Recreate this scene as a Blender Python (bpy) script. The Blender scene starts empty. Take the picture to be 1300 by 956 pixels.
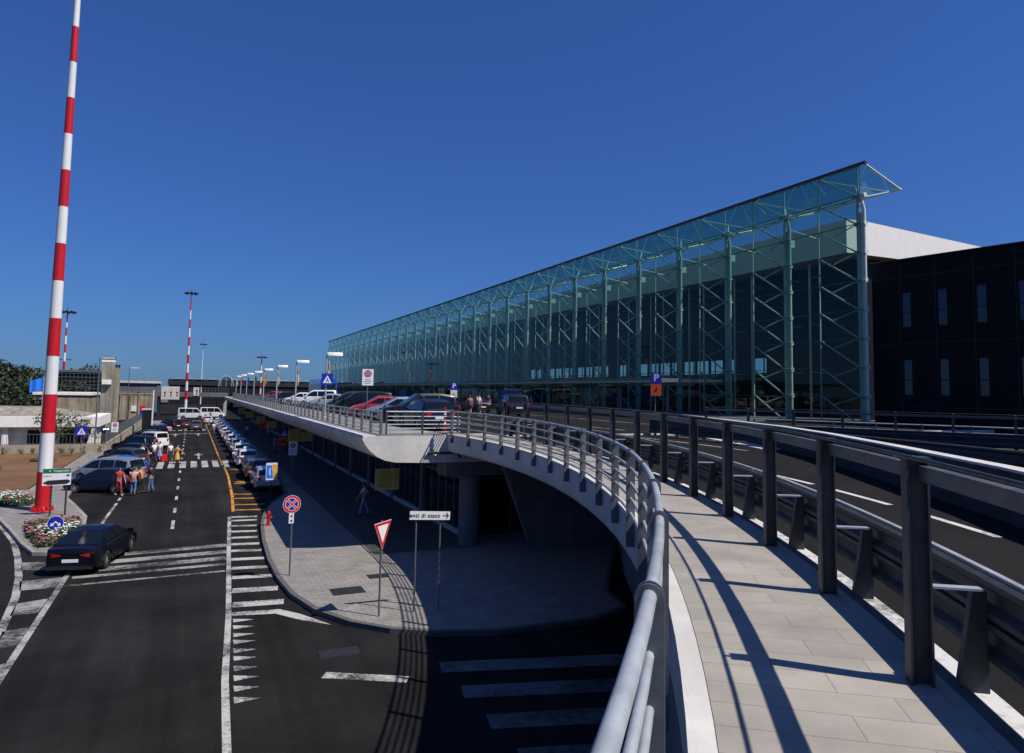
import bpy, bmesh, math, random
from math import sin, cos, tan, pi, radians, sqrt, atan2, hypot
from mathutils import Vector, Matrix
random.seed(7)
R_ = radians
scene = bpy.context.scene
COL = scene.collection

# ------------------------------------------------------------------ camera
CAMZ = 6.7
yaw, pitch, roll = R_(25.02), R_(4.36), R_(1.02)
fw = Vector((sin(yaw)*cos(pitch), cos(yaw)*cos(pitch), sin(pitch)))
r0 = Vector((cos(yaw), -sin(yaw), 0)); u0 = r0.cross(fw)
rv = r0*cos(roll) + u0*sin(roll); uv = u0*cos(roll) - r0*sin(roll)
cd = bpy.data.cameras.new('camera'); cam = bpy.data.objects.new('camera', cd); COL.objects.link(cam)
m3 = Matrix((rv, uv, -fw)).transposed()
cam.matrix_world = Matrix.Translation((0, 0, CAMZ)) @ m3.to_4x4()
cd.sensor_width = 36; cd.lens = 36*867/1300; cd.shift_y = -45/1300
cd.clip_start = 0.05; cd.clip_end = 6000
scene.camera = cam

# ------------------------------------------------------------------ sky and sun
SUN_EL, SUN_AZ = R_(53), atan2(0.69, -0.724)          # azimuth clockwise from +Y
w = bpy.data.worlds.new('World'); scene.world = w; w.use_nodes = True
nt = w.node_tree; nt.nodes.clear()
sky = nt.nodes.new('ShaderNodeTexSky'); sky.sky_type = 'NISHITA'; sky.sun_disc = False
sky.sun_elevation = SUN_EL; sky.sun_rotation = SUN_AZ
sky.altitude = 0; sky.air_density = 1.2; sky.dust_density = 0.3; sky.ozone_density = 1.0
bg = nt.nodes.new('ShaderNodeBackground'); bg.inputs['Strength'].default_value = 0.05
out = nt.nodes.new('ShaderNodeOutputWorld')
gm = nt.nodes.new('ShaderNodeGamma'); gm.inputs[1].default_value = 0.8      # deep polarised blue, milder towards the horizon
tn = nt.nodes.new('ShaderNodeVectorMath'); tn.operation = 'MULTIPLY'; tn.inputs[1].default_value = (0.47, 1.01, 2.36)
nt.links.new(sky.outputs[0], gm.inputs[0]); nt.links.new(gm.outputs[0], tn.inputs[0]); nt.links.new(tn.outputs[0], bg.inputs[0]); nt.links.new(bg.outputs[0], out.inputs[0])
sl = bpy.data.lights.new('sun', 'SUN'); sl.energy = 5.0; sl.angle = R_(0.53); sl.color = (1, 0.95, 0.87)
so = bpy.data.objects.new('sun', sl); COL.objects.link(so)
sd = Vector((sin(SUN_AZ)*cos(SUN_EL), cos(SUN_AZ)*cos(SUN_EL), sin(SUN_EL)))
so.rotation_euler = sd.to_track_quat('Z', 'Y').to_euler(); so.location = (60, -60, 90)
vs = scene.view_settings; vs.view_transform = 'Standard'; vs.look = 'None'; vs.gamma = 1.0
vs.use_curve_mapping = False; vs.exposure = 0.0
scene.cycles.max_bounces = 8; scene.cycles.transparent_max_bounces = 24
scene.cycles.diffuse_bounces = 3; scene.cycles.glossy_bounces = 3
scene.cycles.use_denoising = True

# ------------------------------------------------------------------ materials
MAT = {}
def nodes_of(name):
    m = bpy.data.materials.new(name); m.use_nodes = True
    nt = m.node_tree; b = nt.nodes['Principled BSDF']
    MAT[name] = m
    return m, nt, b
def mat(name, col, rough=0.6, metal=0.0, var=0.0, scale=3.0, bump=0.0, bscale=None, coat=0.0, spec=0.5, stain=0.0, sscale=0.35, emit=None, es=0.0, streak=0.0, track=0.0):
    """plain Principled with fine grain (var), large stains (stain) and vertical weather streaks (streak) of its own colour"""
    m, nt, b = nodes_of(name)
    L = nt.links.new
    b.inputs['Roughness'].default_value = rough; b.inputs['Metallic'].default_value = metal
    b.inputs['Specular IOR Level'].default_value = spec; b.inputs['Coat Weight'].default_value = coat
    b.inputs['Coat Roughness'].default_value = 0.04
    b.inputs['Base Color'].default_value = (*col, 1)
    if emit: b.inputs['Emission Color'].default_value = (*emit, 1); b.inputs['Emission Strength'].default_value = es
    if var or bump or stain or streak or track:
        tc = nt.nodes.new('ShaderNodeTexCoord')
        cur = None
        def layer(cur, sc, amt, lo, hi, detail=8, mapscale=None):
            n = nt.nodes.new('ShaderNodeTexNoise'); n.inputs['Scale'].default_value = sc; n.inputs['Detail'].default_value = detail
            n.inputs['Roughness'].default_value = 0.62
            if mapscale:
                mp = nt.nodes.new('ShaderNodeMapping'); mp.inputs['Scale'].default_value = mapscale
                L(tc.outputs['Object'], mp.inputs[0]); L(mp.outputs[0], n.inputs['Vector'])
            else: L(tc.outputs['Object'], n.inputs['Vector'])
            r = nt.nodes.new('ShaderNodeMapRange'); r.inputs[1].default_value = lo; r.inputs[2].default_value = hi
            r.inputs[3].default_value = 1-amt; r.inputs[4].default_value = 1+amt*0.7
            L(n.outputs['Fac'], r.inputs[0])
            mx = nt.nodes.new('ShaderNodeMix'); mx.data_type = 'RGBA'; mx.blend_type = 'MULTIPLY'; mx.inputs[0].default_value = 1
            if cur is None: mx.inputs[6].default_value = (*col, 1)
            else: L(cur, mx.inputs[6])
            L(r.outputs[0], mx.inputs[7])
            return mx.outputs[2], n
        nn = None
        if var: cur, nn = layer(cur, scale, var, 0.3, 0.7)
        if stain: cur, _ = layer(cur, sscale, stain, 0.35, 0.65, 5)
        if streak: cur, _ = layer(cur, 1.0, streak, 0.35, 0.65, 6, (2.2, 2.2, 0.18))
        if track: cur, _ = layer(cur, 1.0, track, 0.38, 0.62, 4, (0.9, .035, 1)); cur, _ = layer(cur, 1.0, track*.8, 0.36, 0.6, 6, (.23, .31, 1))
        if cur: L(cur, b.inputs['Base Color'])
        if bump:
            n2 = nt.nodes.new('ShaderNodeTexNoise'); n2.inputs['Scale'].default_value = bscale or scale*6; n2.inputs['Detail'].default_value = 6
            L(tc.outputs['Object'], n2.inputs['Vector'])
            bp = nt.nodes.new('ShaderNodeBump'); bp.inputs['Strength'].default_value = bump; bp.inputs['Distance'].default_value = 0.02
            L(n2.outputs['Fac'], bp.inputs['Height']); L(bp.outputs[0], b.inputs['Normal'])
    return m
def paver_mat(name, c1, c2, mortar, bw, bh, msize, rough=0.8, uv=False, stain=0.2, rot=0.0):
    m, nt, b = nodes_of(name); L = nt.links.new
    tc = nt.nodes.new('ShaderNodeTexCoord'); mp = nt.nodes.new('ShaderNodeMapping'); mp.inputs['Rotation'].default_value = (0, 0, rot)
    L(tc.outputs['UV' if uv else 'Object'], mp.inputs[0])
    br = nt.nodes.new('ShaderNodeTexBrick'); L(mp.outputs[0], br.inputs['Vector'])
    br.inputs['Color1'].default_value = (*c1, 1); br.inputs['Color2'].default_value = (*c2, 1); br.inputs['Mortar'].default_value = (*mortar, 1)
    br.inputs['Scale'].default_value = 1; br.inputs['Mortar Size'].default_value = msize; br.inputs['Mortar Smooth'].default_value = 0.2
    br.inputs['Brick Width'].default_value = bw; br.inputs['Row Height'].default_value = bh
    n = nt.nodes.new('ShaderNodeTexNoise'); n.inputs['Scale'].default_value = 1.3; n.inputs['Detail'].default_value = 9; n.inputs['Roughness'].default_value = .65
    L(tc.outputs['Object'], n.inputs['Vector'])
    r = nt.nodes.new('ShaderNodeMapRange'); r.inputs[1].default_value = .3; r.inputs[2].default_value = .7
    r.inputs[3].default_value = 1-stain; r.inputs[4].default_value = 1+stain*.6
    L(n.outputs['Fac'], r.inputs[0])
    mx = nt.nodes.new('ShaderNodeMix'); mx.data_type = 'RGBA'; mx.blend_type = 'MULTIPLY'; mx.inputs[0].default_value = 1
    L(br.outputs['Color'], mx.inputs[6]); L(r.outputs[0], mx.inputs[7]); L(mx.outputs[2], b.inputs['Base Color'])
    bp = nt.nodes.new('ShaderNodeBump'); bp.inputs['Strength'].default_value = .35; bp.inputs['Distance'].default_value = .01; bp.invert = True
    L(br.outputs['Fac'], bp.inputs['Height']); L(bp.outputs[0], b.inputs['Normal'])
    b.inputs['Roughness'].default_value = rough
    return m
def worn_paint(name, col, under, wear=0.5, scale=9):
    m, nt, b = nodes_of(name); L = nt.links.new
    tc = nt.nodes.new('ShaderNodeTexCoord')
    n = nt.nodes.new('ShaderNodeTexNoise'); n.inputs['Scale'].default_value = scale; n.inputs['Detail'].default_value = 10; n.inputs['Roughness'].default_value = .72
    L(tc.outputs['Object'], n.inputs['Vector'])
    n2 = nt.nodes.new('ShaderNodeTexNoise'); n2.inputs['Scale'].default_value = scale*.1; n2.inputs['Detail'].default_value = 4
    L(tc.outputs['Object'], n2.inputs['Vector'])
    ad = nt.nodes.new('ShaderNodeMath'); ad.operation = 'ADD'; L(n.outputs['Fac'], ad.inputs[0]); L(n2.outputs['Fac'], ad.inputs[1])
    r = nt.nodes.new('ShaderNodeMapRange'); r.inputs[1].default_value = .72+wear*.22; r.inputs[2].default_value = .95+wear*.3
    L(ad.outputs[0], r.inputs[0])
    mx = nt.nodes.new('ShaderNodeMix'); mx.data_type = 'RGBA'; mx.inputs[6].default_value = (*under, 1); mx.inputs[7].default_value = (*col, 1)
    L(r.outputs[0], mx.inputs[0]); L(mx.outputs[2], b.inputs['Base Color']); b.inputs['Roughness'].default_value = .75
    return m
def sheet_glass(name, tint, refl_ior=1.5, dirt=0.05, dirtcol=(.5, .62, .58), rough=0.01):
    """thin architectural glass: tinted see-through, Fresnel mirror, a little dust"""
    m = bpy.data.materials.new(name); m.use_nodes = True; MAT[name] = m
    nt = m.node_tree; nt.nodes.clear(); L = nt.links.new
    o = nt.nodes.new('ShaderNodeOutputMaterial')
    t = nt.nodes.new('ShaderNodeBsdfTransparent'); t.inputs[0].default_value = (*tint, 1)
    g = nt.nodes.new('ShaderNodeBsdfGlossy'); g.inputs['Roughness'].default_value = rough; g.inputs[0].default_value = (.9, 1, .98, 1)
    d = nt.nodes.new('ShaderNodeBsdfDiffuse'); d.inputs[0].default_value = (*dirtcol, 1)
    ge = nt.nodes.new('ShaderNodeNewGeometry'); dp = nt.nodes.new('ShaderNodeVectorMath'); dp.operation = 'DOT_PRODUCT'
    L(ge.outputs['Incoming'], dp.inputs[0]); L(ge.outputs['Normal'], dp.inputs[1])
    ab = nt.nodes.new('ShaderNodeMath'); ab.operation = 'ABSOLUTE'; L(dp.outputs['Value'], ab.inputs[0])
    om = nt.nodes.new('ShaderNodeMath'); om.operation = 'SUBTRACT'; om.inputs[0].default_value = 1; L(ab.outputs[0], om.inputs[1])
    pw = nt.nodes.new('ShaderNodeMath'); pw.operation = 'POWER'; L(om.outputs[0], pw.inputs[0]); pw.inputs[1].default_value = 5
    f = nt.nodes.new('ShaderNodeMapRange'); L(pw.outputs[0], f.inputs[0])
    f0 = ((refl_ior-1)/(refl_ior+1))**2*1.9; f.inputs[3].default_value = f0; f.inputs[4].default_value = .9
    m1 = nt.nodes.new('ShaderNodeMixShader'); m2 = nt.nodes.new('ShaderNodeMixShader')
    m1.inputs[0].default_value = dirt
    L(t.outputs[0], m1.inputs[1]); L(d.outputs[0], m1.inputs[2])
    L(f.outputs[0], m2.inputs[0]); L(m1.outputs[0], m2.inputs[1]); L(g.outputs[0], m2.inputs[2])
    L(m2.outputs[0], o.inputs[0])
    return m

mat('asphalt', (.0175, .0162, .0155), .95, var=.22, scale=14, stain=.34, sscale=.18, bump=.3, bscale=60, spec=.12, track=.3)
mat('asphalt_new', (.017, .016, .0155), .95, spec=.12, var=.22, scale=20, stain=.22, sscale=.4, bump=.4, bscale=70)
mat('earth', (.13, .085, .05), .95, var=.3, scale=1.5, stain=.3, sscale=.2, bump=.5, bscale=9)
mat('soil', (.18, .088, .036), .95, var=.22, scale=2.5, stain=.25, sscale=.25, bump=.5, bscale=12)
mat('concrete', (.44, .42, .40), .85, var=.12, scale=5, stain=.18, sscale=.5, bump=.2, bscale=40)
mat('concrete_pale', (.60, .57, .53), .85, var=.10, scale=4, stain=.14, sscale=.7, bump=.15, bscale=40)
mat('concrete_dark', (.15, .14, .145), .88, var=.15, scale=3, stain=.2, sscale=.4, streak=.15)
mat('concrete_ochre', (.33, .27, .185), .9, var=.15, scale=2, stain=.25, sscale=.3, streak=.45)
mat('concrete_wall', (.31, .28, .22), .9, var=.15, scale=2, stain=.2, streak=.4)
mat('beige_wall', (.34, .29, .22), .9, var=.12, scale=2, stain=.15)
mat('kerb_stone', (.30, .28, .25), .85, var=.2, scale=6, stain=.2, sscale=1)
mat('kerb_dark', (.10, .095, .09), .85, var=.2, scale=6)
mat('plaster_white', (.84, .81, .75), .85, var=.06, scale=2, streak=.07)
mat('roof_white', (.86, .83, .77), .7, var=.04, scale=1, streak=.03)
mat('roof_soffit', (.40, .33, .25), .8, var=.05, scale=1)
mat('black_cladding', (.012, .012, .013), .75, var=.12, scale=2, spec=.12)
mat('dark_wall', (.014, .015, .018), .6, spec=.2)
mat('dark_interior', (.009, .010, .015), .5, spec=.15)
mat('dark_metal', (.045, .047, .05), .55, .5, var=.15, scale=4)
mat('galv', (.42, .45, .47), .45, .25, var=.18, scale=7, stain=.2, sscale=2)
mat('galv_post', (.15, .16, .175), .5, .3, var=.2, scale=9, stain=.2, sscale=3)
mat('galv_dark', (.055, .058, .064), .55, .35, var=.25, scale=8, stain=.25, sscale=2)
mat('beam_steel', (.10, .104, .11), .5, .35, var=.25, scale=8, stain=.2, sscale=2)
mat('steel_teal', (.66, .70, .63), .4, .1, var=.08, scale=2)
mat('steel_white', (.66, .74, .70), .4, .1)
mat('pole_red', (.55, .012, .018), .35, var=.08, scale=2, streak=.1)
mat('pole_white', (.76, .75, .74), .4, var=.04, scale=2, streak=.08)
mat('paint_white', (.72, .70, .66), .5)
mat('sign_white', (.80, .80, .80), .4)
mat('sign_red', (.62, .015, .02), .4)
mat('sign_blue', (.012, .02, .36), .4)
mat('sign_blue_mid', (.01, .10, .52), .4)
mat('sign_sky', (.02, .20, .85), .45)
mat('sign_orange', (.82, .36, .03), .45)
mat('sign_redorange', (.80, .10, .025), .45)
mat('sign_green', (.01, .17, .07), .4)
mat('sign_black', (.012, .012, .014), .5)
mat('sign_grey', (.30, .31, .32), .6)
mat('sign_yellow', (.72, .62, .16), .5)
mat('text_dark', (.02, .02, .025), .5)
mat('rubber', (.012, .012, .012), .8)
mat('rim_metal', (.55, .56, .58), .3, .8)
mat('car_glass', (.006, .008, .010), .04, 0, spec=.6)
mat('head_lamp', (.75, .78, .8), .1, .4)
mat('tail_red', (.45, .008, .01), .15, coat=.6)
mat('plate', (.75, .76, .78), .4)
mat('trim_black', (.012, .012, .013), .5)
mat('lamp_housing', (.78, .78, .76), .4)
mat('trunk_bark', (.10, .075, .05), .9, var=.3, scale=8)
mat('leaf_dark', (.024, .040, .014), .6, var=.3, scale=2)
mat('leaf_mid', (.038, .060, .02), .6, var=.3, scale=2)
mat('leaf_shrub', (.06, .10, .03), .6, var=.3, scale=3)
mat('petal_white', (.60, .58, .55), .6); mat('petal_pink', (.50, .10, .22), .6); mat('petal_red', (.42, .03, .04), .6)
mat('hydrant_red', (.45, .012, .015), .35, coat=.3)
mat('soffit_lamp', (.5, .5, .45), .5)
worn_paint('mark_white', (.40, .38, .36), (.035, .033, .031), .5)
worn_paint('mark_white_worn', (.33, .315, .295), (.03, .028, .027), .62, 6)
worn_paint('mark_line', (.46, .44, .41), (.04, .038, .036), .40)
worn_paint('mark_yellow', (.62, .26, .02), (.04, .033, .025), .4)
paver_mat('paver_grey', (.285, .26, .235), (.235, .215, .195), (.15, .138, .125), .40, .20, .012, stain=.22)
paver_mat('paver_walk', (.375, .335, .285), (.315, .288, .25), (.235, .215, .195), .62, .30, .005, uv=True, stain=.22)
paver_mat('paver_block', (.27, .25, .22), (.23, .21, .19), (.14, .13, .12), .5, .5, .02, stain=.2)
sheet_glass('facade_glass', (.41, .58, .52), 1.24, .010, (.30, .50, .45))
sheet_glass('roof_glass', (.50, .74, .70), 1.33, .07, (.35, .55, .50))
sheet_glass('shop_glass', (.30, .34, .36), 1.5, .01)
sheet_glass('canopy_glass', (.45, .55, .53), 1.45, .25, (.35, .42, .40))
mat('window_pane', (.008, .010, .035), .05, 0, spec=.6)

# ------------------------------------------------------------------ mesh builder
class MB:
    def __init__(s): s.v = []; s.f = []; s.mi = []; s.uv = {}
    def add(s, vs, fs, mi=0):
        o = len(s.v); s.v += [tuple(p) for p in vs]
        for f in fs: s.f.append(tuple(i+o for i in f)); s.mi.append(mi)
        return s
    def box(s, x0, x1, y0, y1, z0, z1, mi=0):
        return s.add([(x0,y0,z0),(x1,y0,z0),(x1,y1,z0),(x0,y1,z0),(x0,y0,z1),(x1,y0,z1),(x1,y1,z1),(x0,y1,z1)],
                     [(3,2,1,0),(4,5,6,7),(0,1,5,4),(1,2,6,5),(2,3,7,6),(3,0,4,7)], mi)
    def cbox(s, c, sz, mi=0): return s.box(c[0]-sz[0]/2,c[0]+sz[0]/2,c[1]-sz[1]/2,c[1]+sz[1]/2,c[2]-sz[2]/2,c[2]+sz[2]/2,mi)
    def bar(s, p, q, wd, h, mi=0, up=(0,0,1)):
        p, q = Vector(p), Vector(q); d = (q-p).normalized(); u = Vector(up)
        if abs(d.dot(u)) > .98: u = Vector((0,1,0))
        r = d.cross(u).normalized(); u = r.cross(d)
        vs = [a + r*i*wd/2 + u*j*h/2 for a in (p, q) for i, j in ((-1,-1),(1,-1),(1,1),(-1,1))]
        return s.add(vs, [(0,1,2,3),(7,6,5,4),(0,4,5,1),(1,5,6,2),(2,6,7,3),(3,7,4,0)], mi)
    def tube(s, pts, r, n=8, mi=0, closed=False, caps=True):
        pts = [Vector(p) for p in pts]; rs = r if isinstance(r, (list, tuple)) else [r]*len(pts)
        rings = []; prev = None
        for i, p in enumerate(pts):
            a = pts[i-1] if i > 0 else (pts[-1] if closed else None); b = pts[i+1] if i < len(pts)-1 else (pts[0] if closed else None)
            d = ((b-p).normalized() if b is not None else Vector()) + ((p-a).normalized() if a is not None else Vector())
            d = d.normalized() if d.length > 1e-6 else Vector((0,0,1))
            if prev is None:
                u = Vector((0,0,1)) if abs(d.z) < .9 else Vector((0,1,0))
                x = d.cross(u).normalized()
            else:
                x = (prev - d*prev.dot(d)).normalized()
            prev = x; y = d.cross(x)
            rings.append([p + (x*cos(2*pi*k/n) + y*sin(2*pi*k/n))*rs[i] for k in range(n)])
        return s.loft(rings, closed, caps, mi)
    def loft(s, rings, closed=False, caps=True, mi=0, ringclosed=True):
        n = len(rings[0]); vs = [p for rg in rings for p in rg]; fs = []
        m = len(rings)
        for i in range(m if closed else m-1):
            a, b = i*n, ((i+1) % m)*n
            for k in range(n if ringclosed else n-1):
                k2 = (k+1) % n; fs.append((a+k, a+k2, b+k2, b+k))
        if caps and not closed and ringclosed:
            fs.append(tuple(range(n-1,-1,-1))); fs.append(tuple((m-1)*n+k for k in range(n)))
        return s.add(vs, fs, mi)
    def cyl(s, p, q, r, r2=None, n=16, mi=0): return s.tube([p, q], [r, r if r2 is None else r2], n, mi)
    def prism(s, poly, z0, z1, mi=0, mis=None):
        n = len(poly); a = sum(poly[i][0]*poly[(i+1)%n][1]-poly[(i+1)%n][0]*poly[i][1] for i in range(n))
        if a < 0: poly = poly[::-1]
        vs = [(x,y,z0) for x,y in poly]+[(x,y,z1) for x,y in poly]
        s.add(vs, [tuple(range(n-1,-1,-1))], mi if mis is None else mis); o = len(s.f)
        base = len(s.v)-2*n
        s.f.append(tuple(base+n+i for i in range(n))); s.mi.append(mi)
        for i in range(n):
            j = (i+1) % n; s.f.append((base+i, base+j, base+n+j, base+n+i)); s.mi.append(mi if mis is None else mis)
        return s
    def sheet(s, poly, z, mi=0):
        n = len(poly); a = sum(poly[i][0]*poly[(i+1)%n][1]-poly[(i+1)%n][0]*poly[i][1] for i in range(n))
        if a < 0: poly = poly[::-1]
        return s.add([(x,y,z) for x,y in poly], [tuple(range(n))], mi)
    def build(s, name, mats, parent=None, smooth=None, kind=None):
        me = bpy.data.meshes.new(name); o3 = Vector(ORG.get(parent.as_pointer(), (0,0,0))) if parent else Vector()
        me.from_pydata([Vector(p)-o3 for p in s.v], [], s.f)
        for mn in (mats if isinstance(mats, (list, tuple)) else [mats]): me.materials.append(MAT[mn] if isinstance(mn, str) else mn)
        me.polygons.foreach_set('material_index', s.mi)
        if s.uv:
            ul = me.uv_layers.new(name='uv')
            for lp in me.loops: ul.data[lp.index].uv = s.uv.get(lp.vertex_index, (0,0))
        me.update(); me.validate()
        if smooth is not None:
            me.polygons.foreach_set('use_smooth', [True]*len(me.polygons)); me.set_sharp_from_angle(angle=R_(smooth))
        ob = bpy.data.objects.new(name, me); COL.objects.link(ob)
        if parent:
            ob.parent = parent; ORG[ob.as_pointer()] = ORG.get(parent.as_pointer(), (0,0,0))
        if kind: ob['kind'] = kind
        return ob
ORG = {}
def tag(o, label, cat, group=None):
    o['label'] = label; o['category'] = cat
    if group: o['group'] = group
    return o
def thing(name, label, cat, loc=(0,0,0), group=None, local=False, rz=0.0):
    """an Empty at the thing's base; parts are given in world coordinates unless local"""
    o = bpy.data.objects.new(name, None); COL.objects.link(o); o.location = loc; o.rotation_euler = (0,0,rz)
    o.empty_display_size = .2
    ORG[o.as_pointer()] = (0,0,0) if local else tuple(loc)
    return tag(o, label, cat, group)
def dup(o, parent=None):
    c = o.copy(); COL.objects.link(c)
    if parent: c.parent = parent
    for ch in list(o.children): dup(ch, c)
    return c
def place(o, loc, rz, label, group=None):
    o.location = loc; o.rotation_euler = (0,0,rz); o['label'] = label
    if group: o['group'] = group
    return o
def text_mb(txt, size, depth=.006, align='CENTER', bold=.018):
    cu = bpy.data.curves.new('txt', 'FONT'); cu.body = txt; cu.size = size; cu.extrude = depth/2; cu.align_x = align; cu.align_y = 'CENTER'; cu.offset = size*bold; cu.space_character = 1.12
    ob = bpy.data.objects.new('txt', cu); COL.objects.link(ob); dg = bpy.context.evaluated_depsgraph_get()
    me = bpy.data.meshes.new_from_object(ob.evaluated_get(dg)); vs = [v.co.copy() for v in me.vertices]; fs = [tuple(p.vertices) for p in me.polygons]
    bpy.data.objects.remove(ob); bpy.data.meshes.remove(me)
    return vs, fs
def lay(mb, vs, fs, c, right, up, mi=0):
    """put flat lettering (x right, y up) on a sign at c"""
    c, r, u = Vector(c), Vector(right), Vector(up); n = r.cross(u)
    mb.add([c + r*v.x + u*v.y + n*v.z for v in vs], fs, mi)

# the ramp is a circle round C; a = angle in degrees, straight for a < 0
CX, CY = -26.4, 25.0
def arc(R, a):
    if a < 0: return (CX+R, CY - R_(a)*37.75)
    return (CX+R*cos(R_(a)), CY-R*sin(R_(a)))
def frange(a, b, st):
    n = max(1, int(round(abs(b-a)/st))); return [a+(b-a)*i/n for i in range(n+1)]
def arc_band(mb, Ra, Rb, a0, a1, z0, z1=None, st=1.0, mi=0):
    """annular slab (z0..z1) or sheet at z0, with uv = (arc length, radius)"""
    A = frange(a0, a1, st)
    if z1 is None:
        o = len(mb.v)
        for a in A:
            for R in (Ra, Rb):
                p = arc(R, a); mb.v.append((p[0], p[1], z0)); mb.uv[len(mb.v)-1] = (R, R_(a)*37.0)
        for i in range(len(A)-1):
            k = o+2*i; mb.f.append((k, k+2, k+3, k+1)); mb.mi.append(mi)
    else:
        prof = [(Ra, z0), (Rb, z0), (Rb, z1), (Ra, z1)]
        mb.loft([[(*arc(R, a), z) for R, z in prof] for a in A], mi=mi)
def sweep_arc(mb, prof, a0, a1, st=1.0, mi=0):
    mb.loft([[(*arc(R, a), z) for R, z in prof] for a in frange(a0, a1, st)], mi=mi)

paver_mat('paver_shade', (.10, .095, .09), (.08, .076, .072), (.05, .048, .046), .6, .6, .012, stain=.2)  # darker paving, the shade under the deck put into its colour
mat('transom_dark', (.10, .15, .145), .5, .2)
mat('cap_steel', (.16, .165, .17), .5, .3, var=.2, scale=6)
worn_paint('mark_bright', (.62, .60, .56), (.1, .095, .09), .12)
worn_paint('mark_shaded', (.16, .15, .145), (.03, .028, .027), .5, 5)  # dim copy of the road paint, ramp shade put into the colour

mat('shaded_concrete', (.050, .046, .042), .9, var=.2, scale=3, streak=.2)  # parapet concrete darkened to paint its shaded face
# ================================================================== GROUND
def S(name, mb, m, smooth=None): return mb.build(name, m, None, smooth, 'structure')
S('ground', MB().sheet([(-2500,-2500),(2500,-2500),(2500,3500),(-2500,3500)], -.03), 'earth')
S('road', MB().sheet([(-45,-40),(70,-40),(70,330),(-30,330),(-30,86),(-7.0,86),(-9.8,46),(-45,42)], 0), 'asphalt')
# left island and pavement
isl = [(-13.5,47.0),(-9.3,44.6),(-8.2,41.2),(-7.1,37.9),(-6.1,34.7),(-5.35,32.7),(-4.85,32.5),(-4.3,33.4),(-4.05,35),(-4.2,38),(-4.45,40.8),(-5.6,45.4),(-6.3,48),(-6.75,56),(-6.7,66),(-6.3,77.8),(-5.2,119),(-4.9,150),(-7.0,150),(-7.0,79),(-8.9,79),(-8.9,52),(-13.5,52)]
kb = MB().prism(isl, -.02, .145)
S('kerb', kb, 'kerb_stone')
def inset(poly, d):
    out = []; n = len(poly)
    a = sum(poly[i][0]*poly[(i+1)%n][1]-poly[(i+1)%n][0]*poly[i][1] for i in range(n)); sg = 1 if a > 0 else -1
    for i in range(n):
        p, q, r = Vector(poly[i-1]), Vector(poly[i]), Vector(poly[(i+1)%n])
        d1 = (q-p).normalized(); d2 = (r-q).normalized()
        n1 = Vector((-d1.y, d1.x))*sg; n2 = Vector((-d2.y, d2.x))*sg
        b = (n1+n2); b = b/max(.35, b.dot(n1)) if b.length > 1e-4 else n1
        out.append(tuple(q+b*d))
    return out
S('pavement', MB().sheet(inset(isl, .16), .15), 'paver_block')
S('soil', MB().prism([(-60,49),(-13.7,52.2),(-9.05,52.2),(-9.05,78.9),(-60,78.9)], -.02, .17), 'soil')
# right island / pavement under the deck
isr = [(3.95,39.9),(3.62,37.8),(3.35,35.7),(3.1,32),(2.98,28.3),(3.02,25.6),(3.2,23.4),(3.65,21.5),(4.4,20.0),(5.3,19.0),(6.4,18.3),(8,17.75),(11,17.6),(12.6,18.2),(13.1,20),(17.2,25.7),(17.2,29),(11.7,29.3),(11.7,150),(5.75,150),(5.75,46),(4.6,42.6)]
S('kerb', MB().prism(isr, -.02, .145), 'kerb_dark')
S('pavement', MB().sheet(inset(isr, .15), .15), 'paver_grey')
S('pavement', MB().sheet([(6.95,27.55),(11.4,27.55),(11.4,149),(6.95,149)], .154), 'paver_shade')  # dark sheet over the deck footprint, paints its shade
# manhole covers are separate countable things
for c, sx, sy, lab in (((4.95,23.0),1.05,.8,'larger grey steel inspection cover in the sunlit pavement beside the give way sign'),((6.3,24.4),.7,.55,'smaller grey steel inspection cover in the pavement at the railing shadow')):
    q = MB().box(c[0]-sx/2,c[0]+sx/2,c[1]-sy/2,c[1]+sy/2,.12,.157)
    for k in range(6):
        for j in range(4): q.box(c[0]-sx/2+.05+k*(sx-.1)/6, c[0]-sx/2+.02+(k+1)*(sx-.1)/6, c[1]-sy/2+.05+j*(sy-.1)/4, c[1]-sy/2+.02+(j+1)*(sy-.1)/4, .157, .160)
    tag(q.build('inspection_cover', 'dark_metal'), lab, 'manhole cover', 'inspection covers')
q = MB(); cx, cy = 3.75, 18.15
q.box(cx-.5,cx+.5,cy-.28,cy+.28,.004,.010)
for k in range(11): q.box(cx-.45+k*.088,cx-.40+k*.088,cy-.23,cy+.23,.010,.018)
tag(q.build('drain_grate', 'dark_metal'), 'dark iron drain grate set in the asphalt in front of the kerb', 'drain')

# ------------------------------------------------------------------ road paint (4 mm sheets)
Z = .004
mk = MB()
def line(mb, a, b, wd, z=Z):
    a, b = Vector(a), Vector(b); d = (b-a).normalized(); n = Vector((-d.y, d.x))*wd/2
    mb.sheet([tuple(a-n), tuple(b-n), tuple(b+n), tuple(a+n)], z)
y = 36.6
for k in range(18):
    line(mk, (-.5, y), (-.5, y+(1.6 if k else 2.3)), .15); y += 4.6 if k < 4 else 5.2
    if 61 < y < 70: y = 71.5
ed = [(.72,8),(.85,12),(1.02,17.4),(1.33,22.5),(1.72,31),(2.12,39.0)]
for a, b in zip(ed[:-1], ed[1:]): line(mk, a, b, .16)
for k, yy in enumerate([38.9,37.9,36.4,35.0,33.6,32.2,30.9,29.4,27.95,26.6,24.9,23.3]):
    t = (yy-22)/(39-22); xl = 1.42+t*.72; kx = 3.0+ (max(0,yy-30)/9)**2*.5
    line(mk, (xl, yy), (min(kx+.02, 3.5)-(.05), yy-.2), .42 if k < 10 else .55)
mk.sheet([(1.42,22.55),(2.75,22.35),(3.25,21.7),(3.62,21.0),(3.95,20.35),(3.2,21.1),(2.6,21.95),(1.42,22.2)], Z+.0005)
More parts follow.
